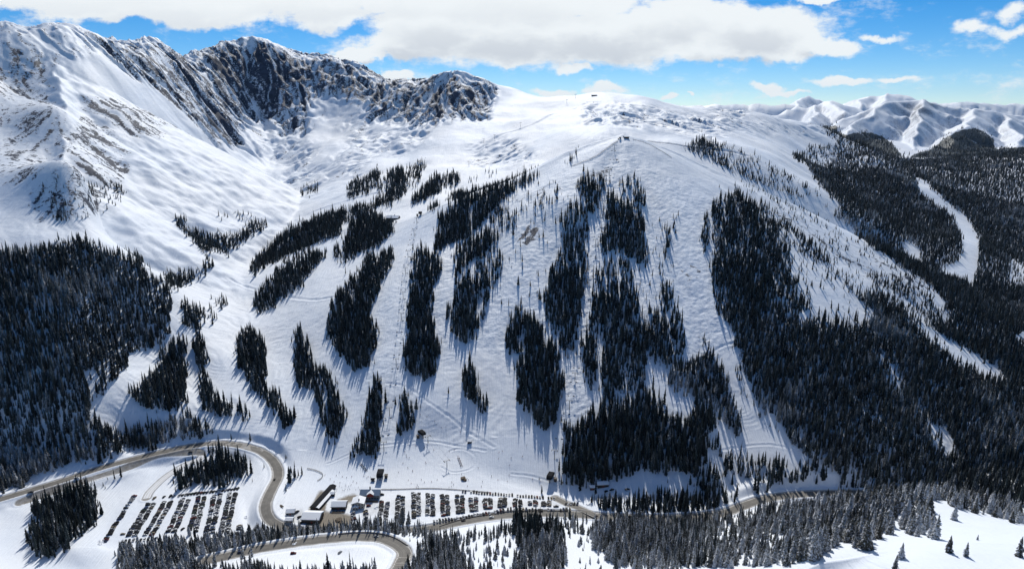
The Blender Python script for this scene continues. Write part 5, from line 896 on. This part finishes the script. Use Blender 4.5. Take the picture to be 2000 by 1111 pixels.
# ---- people
def person_mesh(jc, pc_):
    J = [((0,0,.95),.15),((0,.01,1.15),.145),((0,.03,1.35),.17),((0,.02,1.50),.075),((0,-.02,1.62),.105),((0,-.03,1.74),.09),
         ((.11,-.02,.88),.11),((.13,-.12,.50),.075),((.14,-.02,.12),.06),((.14,-.14,.05),.055),((-.11,-.02,.88),.11),((-.13,-.10,.50),.075),((-.14,0,.12),.06),((-.14,-.12,.05),.055),
         ((.20,.02,1.42),.075),((.29,-.02,1.18),.058),((.30,-.22,1.05),.045),((-.20,.02,1.42),.075),((-.29,0,1.18),.058),((-.30,-.20,1.08),.045),((.30,-.30,1.04),.035),((-.30,-.28,1.07),.035)]
    E = [(0,1),(1,2),(2,3),(3,4),(4,5),(0,6),(6,7),(7,8),(8,9),(0,10),(10,11),(11,12),(12,13),(2,14),(14,15),(15,16),(2,17),(17,18),(18,19),(16,20),(19,21)]
    me = bpy.data.meshes.new('p'); me.from_pydata([j[0] for j in J], E, []); o = bpy.data.objects.new('p', me); C.objects.link(o); md = o.modifiers.new('s', 'SKIN'); 
    sk = me.skin_vertices[0].data if me.skin_vertices else None
    if sk is None: bm = bmesh.new(); bm.from_mesh(me); bm.verts.layers.skin.verify(); bm.to_mesh(me); bm.free(); sk = me.skin_vertices[0].data
    for k, j in enumerate(J): sk[k].radius = (j[1], j[1]); sk[k].use_root = (k == 0)
    md2 = o.modifiers.new('u', 'SUBSURF'); md2.levels = 1; dg = bpy.context.evaluated_depsgraph_get(); out = bpy.data.meshes.new_from_object(o.evaluated_get(dg)); bpy.data.objects.remove(o)
    out.name = 'person_body'; out.materials.clear()
    for m in (pc_, jc, SKIN, HELM): out.materials.append(m)
    for p in out.polygons:
        z = p.center.z; p.material_index = 0 if z < 1.0 else (1 if z < 1.54 else (3 if (z > 1.70 or p.center.y > 0) else 2))
        if p.center.y < -.25 and z > .9: p.material_index = 0
        p.use_smooth = True
    return out
SKIN = simple('skin', (.45,.27,.19)); HELM = simple('helmet_shell', (.03,.03,.035), .4); PANTS = simple('ski_trousers', (.02,.022,.03))
JK = {'black': simple('jacket_black', (.02,.02,.024)), 'red': simple('jacket_red', (.30,.02,.02)), 'blue': simple('jacket_blue', (.02,.06,.22)), 'dark green': simple('jacket_green', (.02,.07,.04)), 'orange': simple('jacket_orange', (.42,.12,.02))}
PB = {k: person_mesh(m, PANTS) for k, m in JK.items()}
bm = bmesh.new(); box(bm, -.05, .05, -.95, .75, 0, .03); box(bm, -.04, .04, -1.1, -.95, .01, .1); ski_me = new_me('ski', bm, RED); bm = bmesh.new(); cyl(bm, (0,-.02,0), (0,0,1.05), .015, .02, 6); pole_me = new_me('ski_pole', bm, METAL)
PEOPLE = [(653,958),(658,957),(669,958),(672,959),(674,956),(679,957),(683,956),(695,957),(702,957),(645,936),(653,941),(664,943),(675,948),(681,950),(686,947),(697,943),(668,952),(663,950),(635,928),(657,929),(663,923),(669,931),(677,933),(687,931),(711,930),(716,934),(719,931),(724,932),(806,919),(798,938),(803,944),(823,937),(829,942),(843,941),(815,948),(817,951),(813,952),(764,957),(854,937),(882,942),(877,952),(882,950),(821,810),(834,814),(849,823),(852,829),(863,836),(871,834),(899,844),(828,876),(547,712),(1040,936),(1056,940),(912,935),(940,950),(960,930),(700,952),(690,940)]+[(random.uniform(760,1060), random.uniform(866,950)) for _ in range(34)]+[(random.uniform(520,640), random.uniform(560,640)) for _ in range(4)]+[(random.uniform(760,800), random.uniform(560,780)) for _ in range(8)]
PEOPLE.sort(); pc2 = {}
for k, (px, py) in enumerate(PEOPLE):
    p = hit(px, py); jk = random.choice(['black','black','blue','red','dark green','black','orange']); rz_ = random.uniform(-PI, PI); r = empty('person', p, rz_)
    wh = 'crowd left of the blue-roofed lodge' if px < 710 and py > 920 else ('group near the main lift terminal' if px < 730 and py > 900 else ('groomed slope above the terminal' if py < 880 else 'flat beginner area')); pc2[wh] = pc2.get(wh, 0)+1
    tag(r, f'skier in {jk} jacket, {nth(pc2[wh])} from left on the {wh}', 'person', 'skiers, '+wh); part('body', PB[jk], r)
    if px > 705 or py < 950:
        for s_ in (-1, 1): o = part('ski', ski_me, r); o.location = (s_*.14, -.05, 0); o = part('ski_pole', pole_me, r); o.location = (s_*.34, -.28, .02)

# ---- the valley air
hz = bmesh.new(); box(hz, -45000, 45000, -2000, 36000, -900, 1400); ho = bpy.data.objects.new('haze', new_me('haze', hz, [])); C.objects.link(ho); tag(ho, 'thin blue winter air over the valley', 'haze', None, 'stuff')
mh = bpy.data.materials.new('thin_air'); mh.use_nodes = True; th_ = NT(mh.node_tree); th_.n.clear(); out_ = th_.new('ShaderNodeOutputMaterial'); pv = th_.new('ShaderNodeVolumePrincipled'); pv.inputs['Color'].default_value = (.5,.72,1,1); pv.inputs['Density'].default_value = 5e-6; pv.inputs['Anisotropy'].default_value = .2; th_.link(pv.outputs[0], out_.inputs['Volume']); ho.data.materials.append(mh)

# ---- ploughed snow heaps, deck and clutter round the village
for px, py, w_, lb in [(598,1003,3.2,'white ploughed snow heap between the small cabins and the wide lodge'),(735,990,3.0,'white ploughed snow heap right of the blue-roofed lodge'),(760,1022,3.4,'long white snow heap at the lower edge of the right car park'),(1150,985,4.5,'rough white snow heap beside the car park exit'),(1128,978,3.5,'white snow heap uphill of the small car row'),(655,1030,3.0,'white snow heap at the lower side of the ring drive'),(196,1060,4.5,'white snow heap at the lower left corner of the left car park'),(480,1010,3.2,'white snow heap right of the left car park'),(575,1062,2.5,'small snow heap beside the hairpin road')]: heap(px, py, w_, lb, SNOWC, 'snow_heap', 'snow heap')
for px, py, w_, d_, rz_, lb in [(722,979,18,3.5,0,'timber deck in front of the blue-roofed lodge'),(661,1000,13,3,.02,'timber deck in front of the square lodge'),(668,984,9,5,.1,'small timber terrace above the brown plaza')]:
    r = empty('timber_deck', ground_at(px, py), rz_); tag(r, lb, 'deck'); b_ = bmesh.new(); box(b_, -w_/2, w_/2, -d_/2, d_/2, .35, .6); part('platform', new_me('platform', b_, simple('deck_boards', (.16,.12,.08))), r)
    b_ = bmesh.new(); n_ = int(w_/2)
    for k in range(n_+1): cyl(b_, (-w_/2+k*w_/n_, -d_/2+.1, -.5), (-w_/2+k*w_/n_, -d_/2+.1, 1.6), .07, .07, 5)
    box(b_, -w_/2, w_/2, -d_/2+.04, -d_/2+.16, 1.5, 1.6); box(b_, -w_/2, w_/2, -d_/2+.06, -d_/2+.14, 1.0, 1.07); part('railing', new_me('railing', b_, WOODD), r)
    for k in range(int(w_/3)):
        b_ = bmesh.new(); box(b_, -.8, .8, -.35, .35, .70, .78); box(b_, -.7, -.6, -.3, .3, 0, .7); box(b_, .6, .7, -.3, .3, 0, .7); box(b_, -.8, .8, -.85, -.6, .4, .46); box(b_, -.8, .8, .6, .85, .4, .46); box(b_, -.62, -.55, -.85, .85, .3, .4); box(b_, .55, .62, -.85, .85, .3, .4)
        r2 = bpy.data.objects.new('picnic_table', new_me('picnic_table', b_, WOODD)); C.objects.link(r2); r2.matrix_world = Matrix.Translation(r.location+Vector((-w_/2+1.6+k*3, .4, .6))); tag(r2, f'picnic table, {nth(k+1)} from left on the {lb[:44].strip()}', 'table', 'picnic tables on the decks')
for k, (px, py) in enumerate([(560,1060),(770,1050),(1165,1012),(1290,1012),(500,872),(330,882)]):
    p = hit(px, py); r = empty('road_marker', p, 0); tag(r, f'slim snow pole beside the road, {nth(k+1)} of the listed roadside markers' if False else ['snow pole left of the hairpin road','snow pole at the hairpin bend','snow pole where the lot exit meets the road','snow pole on the right stretch of the valley road','snow pole at the top of the big bend','snow pole on the upper left highway'][k], 'snow pole'); b_ = bmesh.new(); cyl(b_, (0,0,-.4), (0,0,3.2), .06, .05, 6); part('post', new_me('post', b_, METAL), r); b_ = bmesh.new(); cyl(b_, (0,0,2.6), (0,0,3.0), .075, .075, 6); part('reflector_band', new_me('reflector_band', b_, ORANGE), r)
for px, py, a_, kd, pt, lb in [(150,934,.35,'suv','white','white car driving on the upper left stretch of the highway'),(60,962,.3,'pickup','charcoal','charcoal pickup on the highway at the far left'),(470,1079,.25,'suv','dark blue','dark blue car climbing the left arm of the hairpin'),(735,1048,-.1,'sedan','silver','silver car rounding the top of the hairpin'),(1230,1010,.0,'suv','black','black car on the valley road under the lower spruce wood'),(905,1017,.25,'sedan','black','black car on the valley road left of the white one')]: solo_car(px, py, a_, kd, pt, lb)
